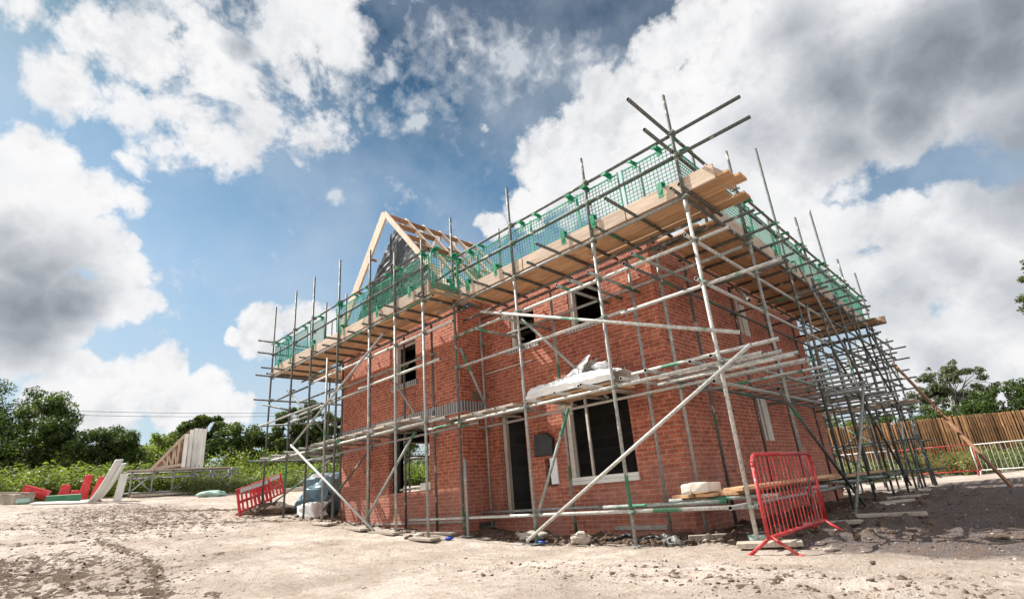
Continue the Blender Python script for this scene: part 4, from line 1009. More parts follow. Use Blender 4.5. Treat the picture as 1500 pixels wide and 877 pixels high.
# red chapter barriers leaning together at the left
def plastic_barrier(p, q, lean, label, h=.88):
    p = Vector(p); q = Vector(q); d = (q-p); wd = d.length; ang = math.atan2(d.y, d.x); pitch = -math.asin(d.z/wd)
    root = empty('plastic_barrier', p, 0, label, 'barrier', 'red plastic barriers')
    root.rotation_euler = (lean, pitch, ang)
    mb = MB(); th = .022
    mb.box((0, -th, h-.13), (wd, th, h)); mb.box((0, -th*.8, .30), (wd, th*.8, .37)); mb.box((0, -th*.8, .08), (wd, th*.8, .13))
    mb.box((0, -th*1.1, 0), (.06, th*1.1, h)); mb.box((wd-.06, -th*1.1, 0), (wd, th*1.1, h))
    n = 8
    for i in range(1, n): x = wd*i/n; mb.box((x-.028, -th*.7, .1), (x+.028, th*.7, h-.1))
    mb.build('panel', M['redplastic'], root, bevel=.006)
    mb = MB(); mb.box((.12, -th-.004, h-.115), (wd-.12, -th, h-.02)); mb.build('reflective_strip', M['whitepaint'], root)
    return root
a = Vector((-10.45, -2.52, 0)); a.z = gh(a.x, a.y); b = Vector((-11.55, -1.35, 0)); b.z = gh(b.x, b.y)+.20
plastic_barrier(a, b, -.12, 'red slatted plastic barrier leaning, nearer one of the overlapping pair', .66)
a2 = a + Vector((-.62, .60, .14)); b2 = a2 + (b-a)*1.0 + Vector((0, 0, .05)); plastic_barrier(a2, b2, -.2, 'red slatted plastic barrier leaning behind the other one of the overlapping pair', .66)

# green site panel, red posts, white boards at the far left
P0 = at_ground(20, 737); P1 = at_ground(118, 736)
def solid_barrier(px, py, h, w_, tilt, label):
    p = at_ground(px, py); az = math.atan2(p.x-CAM.x, p.y-CAM.y)
    root = empty('barrier_block', (p.x, p.y, gh(p.x, p.y)), -az, label, 'barrier', 'red plastic blocks by the hedge')
    mb = MB(); n = len(mb.v); t = .12
    M2 = Matrix.Rotation(tilt, 4, 'Y')
    for z, ww, tt in ((0, w_*.56, t), (h*.45, w_*.5, t*.7), (h, w_*.42, t*.45)):
        for sx, sy in ((-1,-1),(1,-1),(1,1),(-1,1)): mb.v.append(tuple(M2 @ Vector((sx*ww, sy*tt, z))))
    for k in (0, 4):
        for i in range(4): j = (i+1) % 4; mb.f.append((n+k+i, n+k+j, n+k+4+j, n+k+4+i)); mb.m.append(0)
    mb.f += [(n+8, n+9, n+10, n+11), (n+3, n+2, n+1, n)]; mb.m += [0, 0]
    mb.build('body', M['redplastic'], root, bevel=.03)
    mb = MB(); mb.box((-w_*.75, -t*1.3, -.04), (w_*.75, t*1.3, .03)); mb.build('base', M['dark'], root, bevel=.01)
    return root
solid_barrier(90, 733, .62, .34, .10, 'red plastic block behind the green panel, second tallest from the hedge')
solid_barrier(107, 733, .40, .30, .05, 'low red plastic block squeezed between two taller red ones')
solid_barrier(119, 734, .98, .28, .10, 'tall straight red plastic block right of the green panel')
solid_barrier(137, 734, .90, .32, .20, 'tilted red plastic block beside the leaning white boards')
p = at_ground(48, 736); mb = MB(); c = Vector((p.x, p.y, gh(p.x, p.y)+.36)); t_ = Vector((math.cos(math.atan2(p.x-CAM.x, p.y-CAM.y)), -math.sin(math.atan2(p.x-CAM.x, p.y-CAM.y)), 0))
mb.tube(c - t_*.36 + Vector((0,0,.16)), c + t_*.42 - Vector((0,0,.12)), .17, 18, cap=False); mb.tube(c + t_*.40 - Vector((0,0,.11)), c - t_*.34 + Vector((0,0,.15)), .145, 18, cap=False)
o = mb.build('plastic_drum', M['redplastic'], smooth=True); tag(o, 'open red plastic drum lying tilted on its side near the hedge', 'drum')
mb = MB(); q0 = at_ground(66, 737); q1 = at_ground(117, 736); z = gh(q0.x, q0.y); mb.beam((q0.x, q0.y, z+.12), (q1.x, q1.y, gh(q1.x, q1.y)+.17), .06, .30); tag(mb.build('site_panel', M['greenpanel'], bevel=.01), 'long dark green panel standing on edge in front of the red blocks', 'panel')
mb = MB(); q0 = at_ground(8, 738); q1 = at_ground(34, 738); mb.beam((q0.x-.5, q0.y, gh(q0.x, q0.y)+.2), (q1.x, q1.y, gh(q1.x, q1.y)+.15), .6, .38); mb.beam((q0.x, q0.y-.3, gh(q0.x, q0.y)+.42), (q1.x, q1.y+.2, gh(q1.x, q1.y)+.38), .3, .06); tag(mb.build('timber_pack', M['greywood'], bevel=.01), 'grey pack of planks at the edge of the yard by the hedge', 'timber')
mb = MB(); q = at_ground(33, 738); mb.box((q.x-.2, q.y-.22, gh(q.x,q.y)), (q.x+.2, q.y+.2, gh(q.x,q.y)+.20)); tag(mb.build('sack', M['mint'], bevel=.06), 'pale green sack lying between the grey planks and the red drum', 'sack')
# bent white sheets: flat on the ground, then curving up
def curved_sheet(px0, px1, off, h, wd, label, mat='whiteboard'):
    p = at_ground(px0, 739); q = at_ground(px1, 737); d = Vector((q.x-p.x, q.y-p.y, 0)); Lf = d.length; d.normalize(); s = Vector((-d.y, d.x, 0))
    V = []; Fc = []; n = 22
    for i in range(n+1):
        t = i/n; f = min(1, t/.62); u = Lf*f + (max(0, t-.62)/.38)*.85*h*.62
        zz = .06 + (max(0, t-.62)/.38)**1.35*h
        for sd in (0, 1):
            P = Vector((p.x, p.y, 0)) + d*u + s*(off + sd*wd); V.append((P.x, P.y, gh(P.x, P.y)+zz + .03*sd))
    for i in range(n): a = 2*i; Fc.append((a, a+2, a+3, a+1))
    o = link('bent_board', np_mesh('bent_board', V, Fc, smooth=True), M[mat]); m_ = o.modifiers.new('t', 'SOLIDIFY'); m_.thickness = .05
    return tag(o, label, 'board', 'bent white boards')
curved_sheet(50, 132, -.2, 1.42, .40, 'longest white board, flat on the ground then bending up by the rack')
curved_sheet(72, 128, .45, 1.30, .35, 'shorter white board bending up behind the longest one')
q = at_ground(171, 734); mb = MB(); mb.beam((q.x, q.y, gh(q.x, q.y)), (q.x-.1, q.y+.12, gh(q.x, q.y)+1.0), .25, .05, up=(1,0,0)); tag(mb.build('upright_board', M['whiteboard'], bevel=.005), 'narrow white board standing upright against the end of the tube rack', 'board')

# tube rack with the stack of triangular trusses
q0 = at_ground(188, 729); q1 = at_ground(336, 722); d = Vector((q1.x-q0.x, q1.y-q0.y, 0)); RL = d.length; ang = math.atan2(d.y, d.x)
zr = gh(q0.x, q0.y)
rack = empty('storage_rack', (q0.x, q0.y, zr), ang, 'low rack of grey scaffold tubes with crossed braces standing before the hedge', 'rack')
RH = 1.02
def rt(name, a, b, mat='steel'):
    mb = MB(); mb.tube(a, b, .03, 8); return mb.build(name, M[mat], rack, smooth=True)
nb_ = 6
for i in range(nb_):
    x = RL*i/(nb_-1)
    for y in (0, 1.0): rt('post', (x, y, -.1), (x, y, RH+.05))
for y in (0, 1.0):
    for z in (.18, RH-.22, RH): rt('rail', (-.3, y+.05, z), (RL+.3, y+.05, z), 'steel')
for i in range(nb_-1):
    x0, x1 = RL*i/(nb_-1), RL*(i+1)/(nb_-1)
    if i in (0, 2, 3, 4): rt('brace', (x0, -.03, .2), (x1, -.03, RH-.1), 'steel_green')
    if i in (0, 3, 4): rt('brace', (x1, -.05, .2), (x0, -.05, RH-.1), 'steel')
mb = MB(); mb.box((-.2, -.1, RH+.035), (RL*.98, .22, RH+.08)); mb.box((-.1, .5, RH+.035), (RL*.95, .9, RH+.08)); mb.build('plank', M['greywood'], rack)
mb = MB(); mb.box((.05, -.12, .02), (RL*.8, .5, .12)); mb.build('plank', M['greywood'], rack)
RM = Matrix.Translation((q0.x, q0.y, zr)) @ Matrix.Rotation(ang, 4, 'Z')
def roof_frame(i, x0, x1, y, h, label):
    mb = MB(); th = .07; b = RH+.12
    top = (x1, 0, b+h)
    mb.beam((x0-.2, 0, b-.12), (x1, 0, b+h), th, .11, up=(-h, 0, x1-x0)); mb.beam((x0, 0, b), (x1, 0, b+.12), th, .12)
    for f in (.42, .62, .80): mb.beam((x0+(x1-x0)*f, 0, b+.05), (x0+(x1-x0)*f, 0, b+h*f), .05, .07, up=(1, 0, 0))
    for f0, f1 in ((.25, .42), (.42, .62), (.62, .80)): mb.beam((x0+(x1-x0)*f1, 0, b+.05), (x0+(x1-x0)*f0, 0, b+h*f0), .05, .06, up=(1, 0, 0))
    me = mb.mesh('stored_truss'); me.materials.append(M['toe' if i > .3 and i < .7 or i == 0 else 'nog']); o = bpy.data.objects.new('stored_truss', me); COL.objects.link(o)
    o.matrix_world = RM @ Matrix.Translation((0, y, 0)) @ Matrix.Rotation(.10*i, 4, 'Z')
    tag(o, label, 'roof truss', 'triangular trusses stored on the rack')
    mb = MB(); mb.box((x1-.02, -.07, b), (x1+.13, .07, b+h+.02)); mb.build('post', M['whiteboard'], o, bevel=.01)
RX = RL*.36
LB = ['lowest triangular timber truss at the front of the rack stack, white post at its right', 'triangular truss second from the front of the stack on the rack', 'triangular truss in the middle of the stack on the rack', 'triangular truss second from the back of the stack on the rack', 'tallest triangular truss at the very back of the stack on the rack']
for i in range(5): roof_frame(i*.2, RX-.55+.07*i, RL*.60-.48+.19*i, .06+.21*i, [1.42, 1.64, 1.74, 1.76, 1.78][i], LB[i])
mb = MB(); q = at_ground(312, 727); z = gh(q.x, q.y); bm_v, bm_f = rock_verts(3, 5)
def lump(name, mat, loc, size, seed, label, cat, rz=0, group=None, k=3):
    v, f = rock_verts(k, seed); v = v*np.array(size); o = link(name, np_mesh(name, v, f, smooth=True), M[mat]); o.location = loc; o.rotation_euler = (0, 0, rz); return tag(o, label, cat, group)
lump('sack', 'mint', (q.x, q.y, z+.08), (.30, .50, .20), 5, 'pale green and white sack on the ground before the tube rack', 'sack', .3)

# by the left corner of the house: tarpaulined pallet, rolls, debris
def crumple(name, mat, lo, hi, label, cat, seed=1, amp=.06, group=None, nx_=16, ny_=12, nz_=10, rz=0, taper=0.0):
    bm = bmesh.new(); bmesh.ops.create_cube(bm, size=1)
    bmesh.ops.subdivide_edges(bm, edges=bm.edges[:], cuts=9, use_grid_fill=True)
    lo = Vector(lo); hi = Vector(hi); c = (lo+hi)/2; s = hi-lo
    for v in bm.verts:
        p = v.co.copy(); q = Vector((p.x*s.x, p.y*s.y, p.z*s.z)); k = 1 - taper*(p.z+.5)
        q.x *= k; q.y *= k
        n_ = Vector((noise.noise(q*3.1+Vector((seed, 0, 0))), noise.noise(q*3.1+Vector((0, seed, 7))), noise.noise(q*2.6+Vector((3, 5, seed)))))
        n2 = noise.noise(q*9+Vector((seed, 2, 1)))
        v.co = q + n_*amp*2 + p.normalized()*n2*amp*.6
    me = bpy.data.meshes.new(name); bm.to_mesh(me); bm.free()
    for pl in me.polygons: pl.use_smooth = True
    o = link(name, me, M[mat]); o.location = c; o.rotation_euler = (0, 0, rz)
    sm = o.modifiers.new('s', 'SUBSURF'); sm.levels = 1; sm.render_levels = 1
    return tag(o, label, cat, group)
zc = gh(-10.1, -1.0)
crumple('tarpaulin_bag', 'teal', (-10.5, -1.15, zc+.02), (-9.35, .1, zc+.86), 'blue grey tarpaulin bag slumped beside the left corner of the house', 'bag', 3, .15, taper=.18, rz=.3)
crumple('plastic_sheet', 'white', (-9.6, -1.45, gh(-9.3,-1.3)), (-8.95, -1.05, gh(-9.3,-1.3)+.34), 'crumpled white sheet lying at the foot of the blue grey bag', 'sheet', 8, .07)
crumple('plastic_sheet', 'white', (-10.6, -.9, zc+.80), (-9.7, -.2, zc+.93), 'thin white sheet draped over the top of the blue grey bag', 'sheet', 12, .05)
mb = MB(); mb.beam((-13.2, -.9, gh(-13.2,-.9)+.42), (-10.4, -.3, gh(-10.4,-.3)+.62), .22, .10); tag(mb.build('plank', M['greywood'], bevel=.006), 'grey plank lying behind the red slatted barriers', 'plank')
lump('rubble_heap', 'stone', (-12.3, .3, gh(-12.3,.3)+.02), (1.2, .9, .5), 22, 'pale heap of stony soil behind the red slatted barriers', 'heap')
lump('soil_heap', 'clod', (-11.0, -1.6, gh(-11.0,-1.6)+.02), (.7, .5, .3), 23, 'dark heap of soil at the foot of the left scaffold', 'heap')

# sole boards under the front standards
soles = [(-4.85, -1.95, .75, .05, 'sole board under the standard in front of the ground floor wing window'), (-5.75, -1.98, .7, -.1, 'sole board at the foot of the long white brace on the wing'),
         (-3.75, -1.92, .55, .08, 'short pale sole board under the standard at the wing corner'), (-7.1, -2.0, .6, .1, 'sole board under the paired standards near the left end of the wing'), (-4.2, -1.35, .8, .3, 'sole board lying against the wall below the corner of the wing')]
for x, y, l, a_, lb in soles:
    mb = MB(); mb.box((-l/2, -.11, 0), (l/2, .11, .038)); o = mb.build('sole_board', M['greywood'], bevel=.004); z = gh(x, y); o.matrix_world = Matrix.Translation((x, y, z+.01)) @ Matrix.Rotation(a_, 4, 'Z') @ Matrix.Rotation(.04, 4, 'Y'); tag(o, lb, 'plank', 'sole boards under the scaffold')
for (x, y, l, wd, a_, lb) in ((1.42, -1.30, .62, .22, .35, 'thick wooden sole board under the corner standard beside the red barrier'), (1.5, .75, .7, .14, .5, 'weathered plank on the ground behind the red barrier'), (1.6, 4.3, .8, .12, 1.0, 'grey plank lying flat in the shade of the right scaffold'), (1.6, 5.6, .9, .12, .8, 'plank lying on dark ground under the far right scaffold'), (.62, -.50, .9, .07, .5, 'thin pale batten in the soil at the brick corner'), (2.0, 1.6, .8, .12, .2, 'narrow plank lying beyond the red barrier')):
    mb = MB(); mb.box((-l/2, -wd/2, 0), (l/2, wd/2, .045)); o = mb.build('loose_plank', M['greywood'], bevel=.004); o.matrix_world = Matrix.Translation((x, y, gh(x, y)+.015)) @ Matrix.Rotation(a_, 4, 'Z'); tag(o, lb, 'plank', 'loose planks on the ground')

# wrapped pile on the lower lift
def wrapped_pile():
    n, m_ = 90, 44; V = []; Fc = []
    def hgt(x):
        return np.interp(x, [-2.10, -1.98, -1.75, -1.35, -1.05, -.75, -.45, -.36], [.10, .17, .19, .22, .22, .20, .18, .14])
    prof = [(-.98, 0), (-1.02, .35), (-.98, .8), (-.86, 1.0), (-.60, 1.04), (-.34, .96), (-.28, .5), (-.27, 0)]
    n, m_ = 170, 80
    for i in range(n+1):
        x = -2.1 + 1.76*i/n
        for j in range(m_+1):
            t = j/m_*(len(prof)-1); k = min(int(t), len(prof)-2); f = t-k
            y = prof[k][0]*(1-f)+prof[k+1][0]*f; z = (prof[k][1]*(1-f)+prof[k+1][1]*f)*hgt(x)
            w1 = fract_noise(x*3.2, y*4+z*7, 2, 4); w2 = abs(noise.noise(Vector((x*1.8+z*3, z*13+y*8, 4)))); w3 = abs(noise.noise(Vector((x*7-z*6, z*9+y*5, 11))))
            e = .030*w1 - .050*w2 - .022*w3 + .03
            V.append((x + .02*w1, y - e*.9, 2.085 + z + (e*.8 if z > .02 else 0)))
    for i in range(n):
        for j in range(m_): a = i*(m_+1)+j; Fc.append((a, a+m_+1, a+m_+2, a+1))
    o = link('wrapped_pile', np_mesh('wrapped_pile', V, Fc, smooth=True), M['white']); 
    return tag(o, 'white plastic sheeting wrapped over materials on the lower scaffold lift', 'wrapped pile')
wrapped_pile()
def flap(name, pts, label, mat='white', amp=.03, seed=0):
    """a draped quad patch between four corners"""
    a, b, c, d = [Vector(p) for p in pts]; V = []; Fc = []; n = 26
    for i in range(n+1):
        for j in range(n+1):
            u, v = i/n, j/n; P = (a*(1-u)+b*u)*(1-v) + (d*(1-u)+c*u)*v
            w1 = fract_noise(u*3+seed, v*3, seed, 3); P += Vector((amp*w1, -amp*abs(w1)*1.5, amp*fract_noise(v*2, u*4+seed, 3, 2)))
            V.append(tuple(P))
    for i in range(n):
        for j in range(n): k = i*(n+1)+j; Fc.append((k, k+n+1, k+n+2, k+1))
    o = link(name, np_mesh(name, V, Fc, smooth=True), M[mat]); md = o.modifiers.new('t', 'SOLIDIFY'); md.thickness = .006
    return tag(o, label, 'plastic sheet')
flap('plastic_sheet', ((-1.80,-.60,2.26), (-1.08,-.84,2.28), (-.92,-.68,2.62), (-1.12,-.46,2.68)), 'stiff flap of white plastic standing up from the wrapped pile', amp=.035, seed=2)
flap('plastic_sheet', ((-1.72,-.42,2.26), (-1.12,-.44,2.30), (-1.00,-.40,2.62), (-1.28,-.38,2.58)), 'grey inner fold of plastic behind the raised flap', 'frame', amp=.03, seed=5)
lump('plastic_roll', 'white', (-2.04, -.78, 2.16), (.15, .13, .10), 31, 'rolled end of white plastic hanging over the left end of the pile', 'plastic roll')
lump('plastic_bundle', 'white', (-.84, -.55, 2.42), (.15, .13, .10), 33, 'small bunched white bundle on top of the wrapped pile', 'plastic bundle')
flap('hanging_film', ((-2.05,-.28,2.06), (-1.72,-.24,2.04), (-1.76,-.22,1.84), (-1.98,-.25,1.88)), 'creased clear grey film hanging below the lower lift beside the window', 'frame', amp=.05, seed=9)

# blocks on the base lift at the corner
crumple('wrapped_block', 'lime', (.53, -1.06, .485), (.76, -.70, .595), 'large pale block lying on the boards at the brick corner', 'block', 5, .008)
crumple('wrapped_block', 'lime', (.40, -1.08, .478), (.53, -.88, .59), 'smaller pale broken block beside the large one on the boards', 'block', 9, .02)

# things in the dug soil along the wall
lump('cement_bag', 'concrete', (-2.25, -.95, gh(-2.25,-.95)+.09), (.26, .16, .12), 41, 'grey hardened cement bag slumped at the foot of the long brace', 'bag', .2)
lump('blue_wrapper', 'blue', (-2.02, -1.05, gh(-2.02,-1.05)+.03), (.10, .05, .045), 42, 'crumpled bright blue wrapper beside the grey cement bag', 'wrapper')
lump('blue_wrapper', 'blue', (-3.35, -1.72, gh(-3.35,-1.72)+.03), (.09, .06, .05), 43, 'blue scrap of film on the sand by the corner of the wing', 'wrapper')
lump('boulder', 'stone', (-1.28, -.98, gh(-1.28,-.98)+.06), (.17, .12, .11), 44, 'big white stone in front of the inner standard beneath the window', 'stone', group='stones by the wall')
for i, (x, y, s, lb) in enumerate(((-1.05,-1.0,.07,'small dusty stone touching the big white one'), (-.9,-.72,.06,'stone in the trench below the right end of the window sill'), (.55,-.92,.08,'brown stone lying near the coupler heap at the brick corner'), (1.66,.0,.11,'pale stone behind the middle of the red crowd barrier'), (2.0,-1.35,.06,'stone on sunlit clay near the outer foot of the red barrier'), (-3.05,-1.2,.08,'sandy lump in front of the doorway by the lowest tube'), (-4.1,-1.75,.09,'sandy stone by the sole board at the wing corner'), (3.2,-.4,.06,'dark stone lying alone on the dark ground'))):
    lump('stone', 'stone' if i != 7 else 'clod', (x, y, gh(x,y)+s*.3), (s, s*.8, s*.6), 50+i, lb, 'stone', i, 'stones by the wall', k=2)
o = empty('fitting_heap', (.16, -1.02, gh(.16,-1.02)), 0, 'small heap of grey steel fittings beside the inner corner standard', 'fittings')
for i in range(6):
    c = bpy.data.objects.new('fitting', COUP); COL.objects.link(c); c.parent = o; c.location = (random.uniform(-.10,.10), random.uniform(-.06,.06), .04+.012*i); c.rotation_euler = (random.random()*3, random.random()*3, random.random()*6); c.scale = (1.2,)*3
    c.material_slots[0].link = 'OBJECT'; c.material_slots[0].material = M['steel']
mb = MB(); mb.tube((0,0,0), (.17,0,0), .045, 14); mb.tube((.17,0,0), (.21,0,0), .045, 14, r2=.018); mb.tube((.21,0,0), (.235,0,0), .02, 10)
o = mb.build('plastic_bottle', M['mint'], smooth=True); o.location = (1.08, -.95, gh(1.08,-.95)+.045); o.rotation_euler = (0, .05, .6); tag(o, 'pale plastic bottle lying beneath the boards behind the corner standard', 'bottle')
crumple('plastic_bag', 'white', (1.50, 3.55, gh(1.5,3.7)), (1.82, 3.80, gh(1.5,3.7)+.06), 'white and blue plastic bag on the dark ground under the scaffold', 'bag', 17, .03)
mb = MB(); r = random.Random(9)
pts = [Vector((-1.0-.0, -.78, gh(-1.0,-.78)+.05))]
for i in range(9): q = pts[-1] + Vector((.11, .03*math.sin(i*1.3), .012*math.sin(i*2.0))); q.z = gh(q.x, q.y)+.05; pts.append(q)
mb.path(pts, .02, 8); tag(mb.build('cable_duct', M['dark'], smooth=True), 'short black cable duct snaking over the soil below the window', 'duct')

# ------------------------------------------------------------------ vegetation
def leaves(name, clumps, n, size, mat, parent=None, seed=0, aspect=.55, label=None, shade_seed=0, droop=0.0):
    """clumps: list of (centre, radii, weight); leaf-sized faces in clusters, uneven outline, real gaps"""
    rg = np.random.default_rng(seed)
    wts = np.array([c[2] for c in clumps], float); wts /= wts.sum()
    ci = rg.choice(len(clumps), n, p=wts)
    cen = np.array([c[0] for c in clumps])[ci]; rd = np.array([c[1] for c in clumps])[ci]
    dirs = rg.normal(size=(n, 3)); dirs /= np.linalg.norm(dirs, axis=1)[:, None]
    rr_ = rg.random(n)**.45
    pos = cen + dirs*rr_[:, None]*rd
    a = rg.normal(size=(n, 3))*.8 + dirs*.7 + np.array([0, 0, .5]); a /= np.linalg.norm(a, axis=1)[:, None]      # leaf normal
    b = rg.normal(size=(n, 3)); b[:, 2] -= droop; b -= (b*a).sum(1)[:, None]*a; b /= np.linalg.norm(b, axis=1)[:, None]
    c = np.cross(a, b)
    s = size*(.6+.8*rg.random(n))[:, None]
    v = np.empty((n, 4, 3)); v[:, 0] = pos - b*s; v[:, 1] = pos + c*s*aspect; v[:, 2] = pos + b*s*1.1; v[:, 3] = pos - c*s*aspect
    f = np.arange(n*4).reshape(n, 4)
    me = np_mesh(name, v.reshape(-1, 3), f)
    ctone = rg.random(len(clumps))[ci]*.55
    tone = np.clip(ctone + .45*rg.random(n), 0, 1)
    at = me.attributes.new('leaf', 'FLOAT', 'POINT'); at.data.foreach_set('value', np.repeat(tone, 4).astype(np.float32))
    return link(name, me, mat, parent)
def sub_clumps(center, radii, k, rs, seed, shell=.75, low=-1.0):
    rg = np.random.default_rng(seed); out = []
    while len(out) < k:
        d = rg.normal(size=3); d /= np.linalg.norm(d)
        if d[2] < low: continue
        r = shell + (1-shell)*rg.random() if rg.random() < .75 else rg.random()*shell
        s = rs*(.6+.8*rg.random())
        out.append((tuple(np.array(center)+d*np.array(radii)*r), (s*1.15, s*1.15, s*.85), s**2))
    return out
def tree(label, pos, h, crowns, leafmat, n, lsize, rs, k, trunk=.18, seed=0, name='tree', bark='bark', cat='tree', group='trees beyond the hedge', limbs=5, shell=.75, droop=0):
    """crowns: list of (dx, dz centre height, rx, rz) in a plane turned to the camera"""
    pos = Vector(pos); az = math.atan2(pos.x-CAM.x, pos.y-CAM.y)
    root = empty(name, pos, -az, label, cat, group)
    cl = []
    for i, (dx, cz, rx, rz) in enumerate(crowns): cl += sub_clumps((dx, 0, cz), (rx, rx*.9, rz), max(4, int(k*rx*rz/sum(c[2]*c[3] for c in crowns))), rs, seed*10+i, shell)
    leaves('crown', cl, n, lsize, leafmat, root, seed, droop=droop)
    mb = MB(); rg = random.Random(seed)
    zc_ = min(c[1] for c in crowns); top = max(c[1]+c[3]*.4 for c in crowns)
    prev = Vector((0, 0, -.3)); rad_ = trunk
    for i in range(5):
        nx_ = Vector((rg.uniform(-.1, .1)*h*.1, 0, top*(i+1)/5)); mb.tube(prev, nx_, rad_, 8, r2=rad_*.78); prev = nx_; rad_ *= .78
    for c in rg.sample(cl, min(len(cl), limbs*3)):
        st = Vector((0, 0, rg.uniform(.3, .7)*top)); e = Vector(c[0]); m_ = (st+e)/2 + Vector((0, 0, .1*h*rg.random())); mb.tube(st, m_, trunk*.32, 6, r2=trunk*.2); mb.tube(m_, e, trunk*.2, 6, r2=trunk*.06)
    mb.build('trunk', M[bark], root, smooth=True)
    return root
# left, from the edge of the frame towards the house
tree('massive dark tree with a rounded top at the edge of the yard, the biggest one', polar(-91.6, 38), 9, [(.0, 3.6, 5.4, 3.1), (2.4, 2.8, 2.9, 2.5), (-3.5, 4, 4.5, 3.4), (-1.0, 1.8, 5.3, 1.8)], LEAF['dark'], 120000, .062, .55, 300, .4, 1)
tree('light green shoulder of a tree in front of the massive dark one', polar(-86.4, 36), 6, [(.2, 3.3, 1.5, 1.9), (-.7, 1.9, 1.6, 1.6)], LEAF['mid'], 14000, .08, .42, 50, .15, 2)
tree('dense round ball shaped dark tree left of the stored trusses', polar(-82.4, 35), 4.6, [(0, 1.95, 1.62, 1.6), (.3, 1.3, 1.5, 1.2)], LEAF['dark'], 40000, .055, .32, 150, .2, 3)
tree('low pale green bush tree between the round tree and the big dark one', polar(-85.0, 42), 3, [(0, 2.4, 1.7, 1.2), (1.5, 1.9, 1.3, 1.1)], LEAF['bright'], 12000, .085, .4, 50, .12, 4)
tree('low mid green tree between the round tree and the trusses', polar(-79.2, 39), 4, [(0, 2.2, 2.0, 1.6), (1.7, 2.0, 1.4, 1.3), (-1.4, 1.9, 1.4, 1.3)], LEAF['bright'], 22000, .08, .4, 90, .15, 5)
tree('feathery tree with loose leaf sprays rising behind the stored trusses', polar(-75.0, 41), 6, [(0, 3.7, 1.9, 1.7), (-1.2, 3.0, 1.5, 1.3), (1.1, 3.1, 1.5, 1.4)], LEAF['mid'], 14000, .12, .30, 90, .16, 6, shell=.6)
tree('dark shrubby tree just right of the stored trusses', polar(-72.3, 38), 5, [(0, 2.3, 1.7, 1.8), (1.2, 1.9, 1.3, 1.4)], LEAF['mid'], 20000, .08, .38, 90, .18, 7)
tree('yellow green bush tree showing between the scaffold tubes at the left', polar(-69.5, 40), 4, [(0, 2.1, 1.7, 1.5), (1.6, 1.8, 1.3, 1.2)], LEAF['bright'], 15000, .08, .38, 70, .15, 8)
tree('tall loose tree seen behind the left scaffold beside the brick wall', polar(-66.5, 37), 6.4, [(0, 3.4, 2.0, 2.2), (-1.1, 2.4, 1.5, 1.5), (1.3, 2.3, 1.6, 1.5)], LEAF['mid'], 16000, .10, .34, 90, .2, 9, shell=.6)
tree('grey green distant tree peeping over the others at the left', polar(-77.4, 60), 6, [(0, 4.0, 1.6, 1.8)], LEAF['olive'], 2500, .2, .5, 22, .15, 10)
tree('dark tree at the very end of the hedge behind the scaffold', polar(-63.0, 39), 5, [(0, 2.6, 2.0, 2.0)], LEAF['dark'], 12000, .09, .4, 60, .2, 11)
tree('tree behind the house seen through its open window and patio opening', polar(-58.5, 36), 5, [(0, 2.6, 2.6, 2.2)], LEAF['mid'], 14000, .09, .4, 60, .2, 15)
# hedge bank
hr = np.random.default_rng(12)
cl = []
for az in np.arange(-97, -53, .42):
    for dd in (29.0, 30.5, 32.5, 34.5):
        p = polar(az+hr.uniform(-.2, .2), dd+hr.uniform(-.6, .6)); hh = (.55 if dd < 30 else (.95 if dd < 34 else 1.9))+.35*hr.random() + (.25 if az < -77 else 0)
        cl.append(((p.x, p.y, p.z+hh*.45), (.50, .50, hh*.62), 1))
tag(leaves('undergrowth', cl, 92000, .085, LEAF['bright'], None, 12, aspect=.4), 'tall bright green undergrowth along the far edge of the yard', 'undergrowth', kind='stuff')
cl = []
for az in np.arange(-76.5, -62, .35):
    p = polar(az, 27.6+hr.uniform(-.4, .4)); cl.append(((p.x, p.y, p.z+.35), (.4, .4, .42), 1))
tag(leaves('grass_bank', cl, 16000, .06, M_W := LEAF['weed'], None, 13, aspect=.22), 'pale seeding grass on the bank behind the left scaffold', 'grass', kind='stuff')
# far tree line as one mass
cl = []
for az in np.arange(-98, -60, .6):
    p = polar(az, 66+hr.uniform(-3, 3)); hh = 2.2+1.6*hr.random()+(1.0 if az < -84 else 0); cl.append(((p.x, p.y, p.z+hh*.5), (1.3, 1.3, hh*.6), 1))
tag(leaves('distant_woods', cl, 22000, .2, LEAF['olive'], None, 14), 'distant belt of trees low on the horizon at the left', 'woods', kind='stuff')

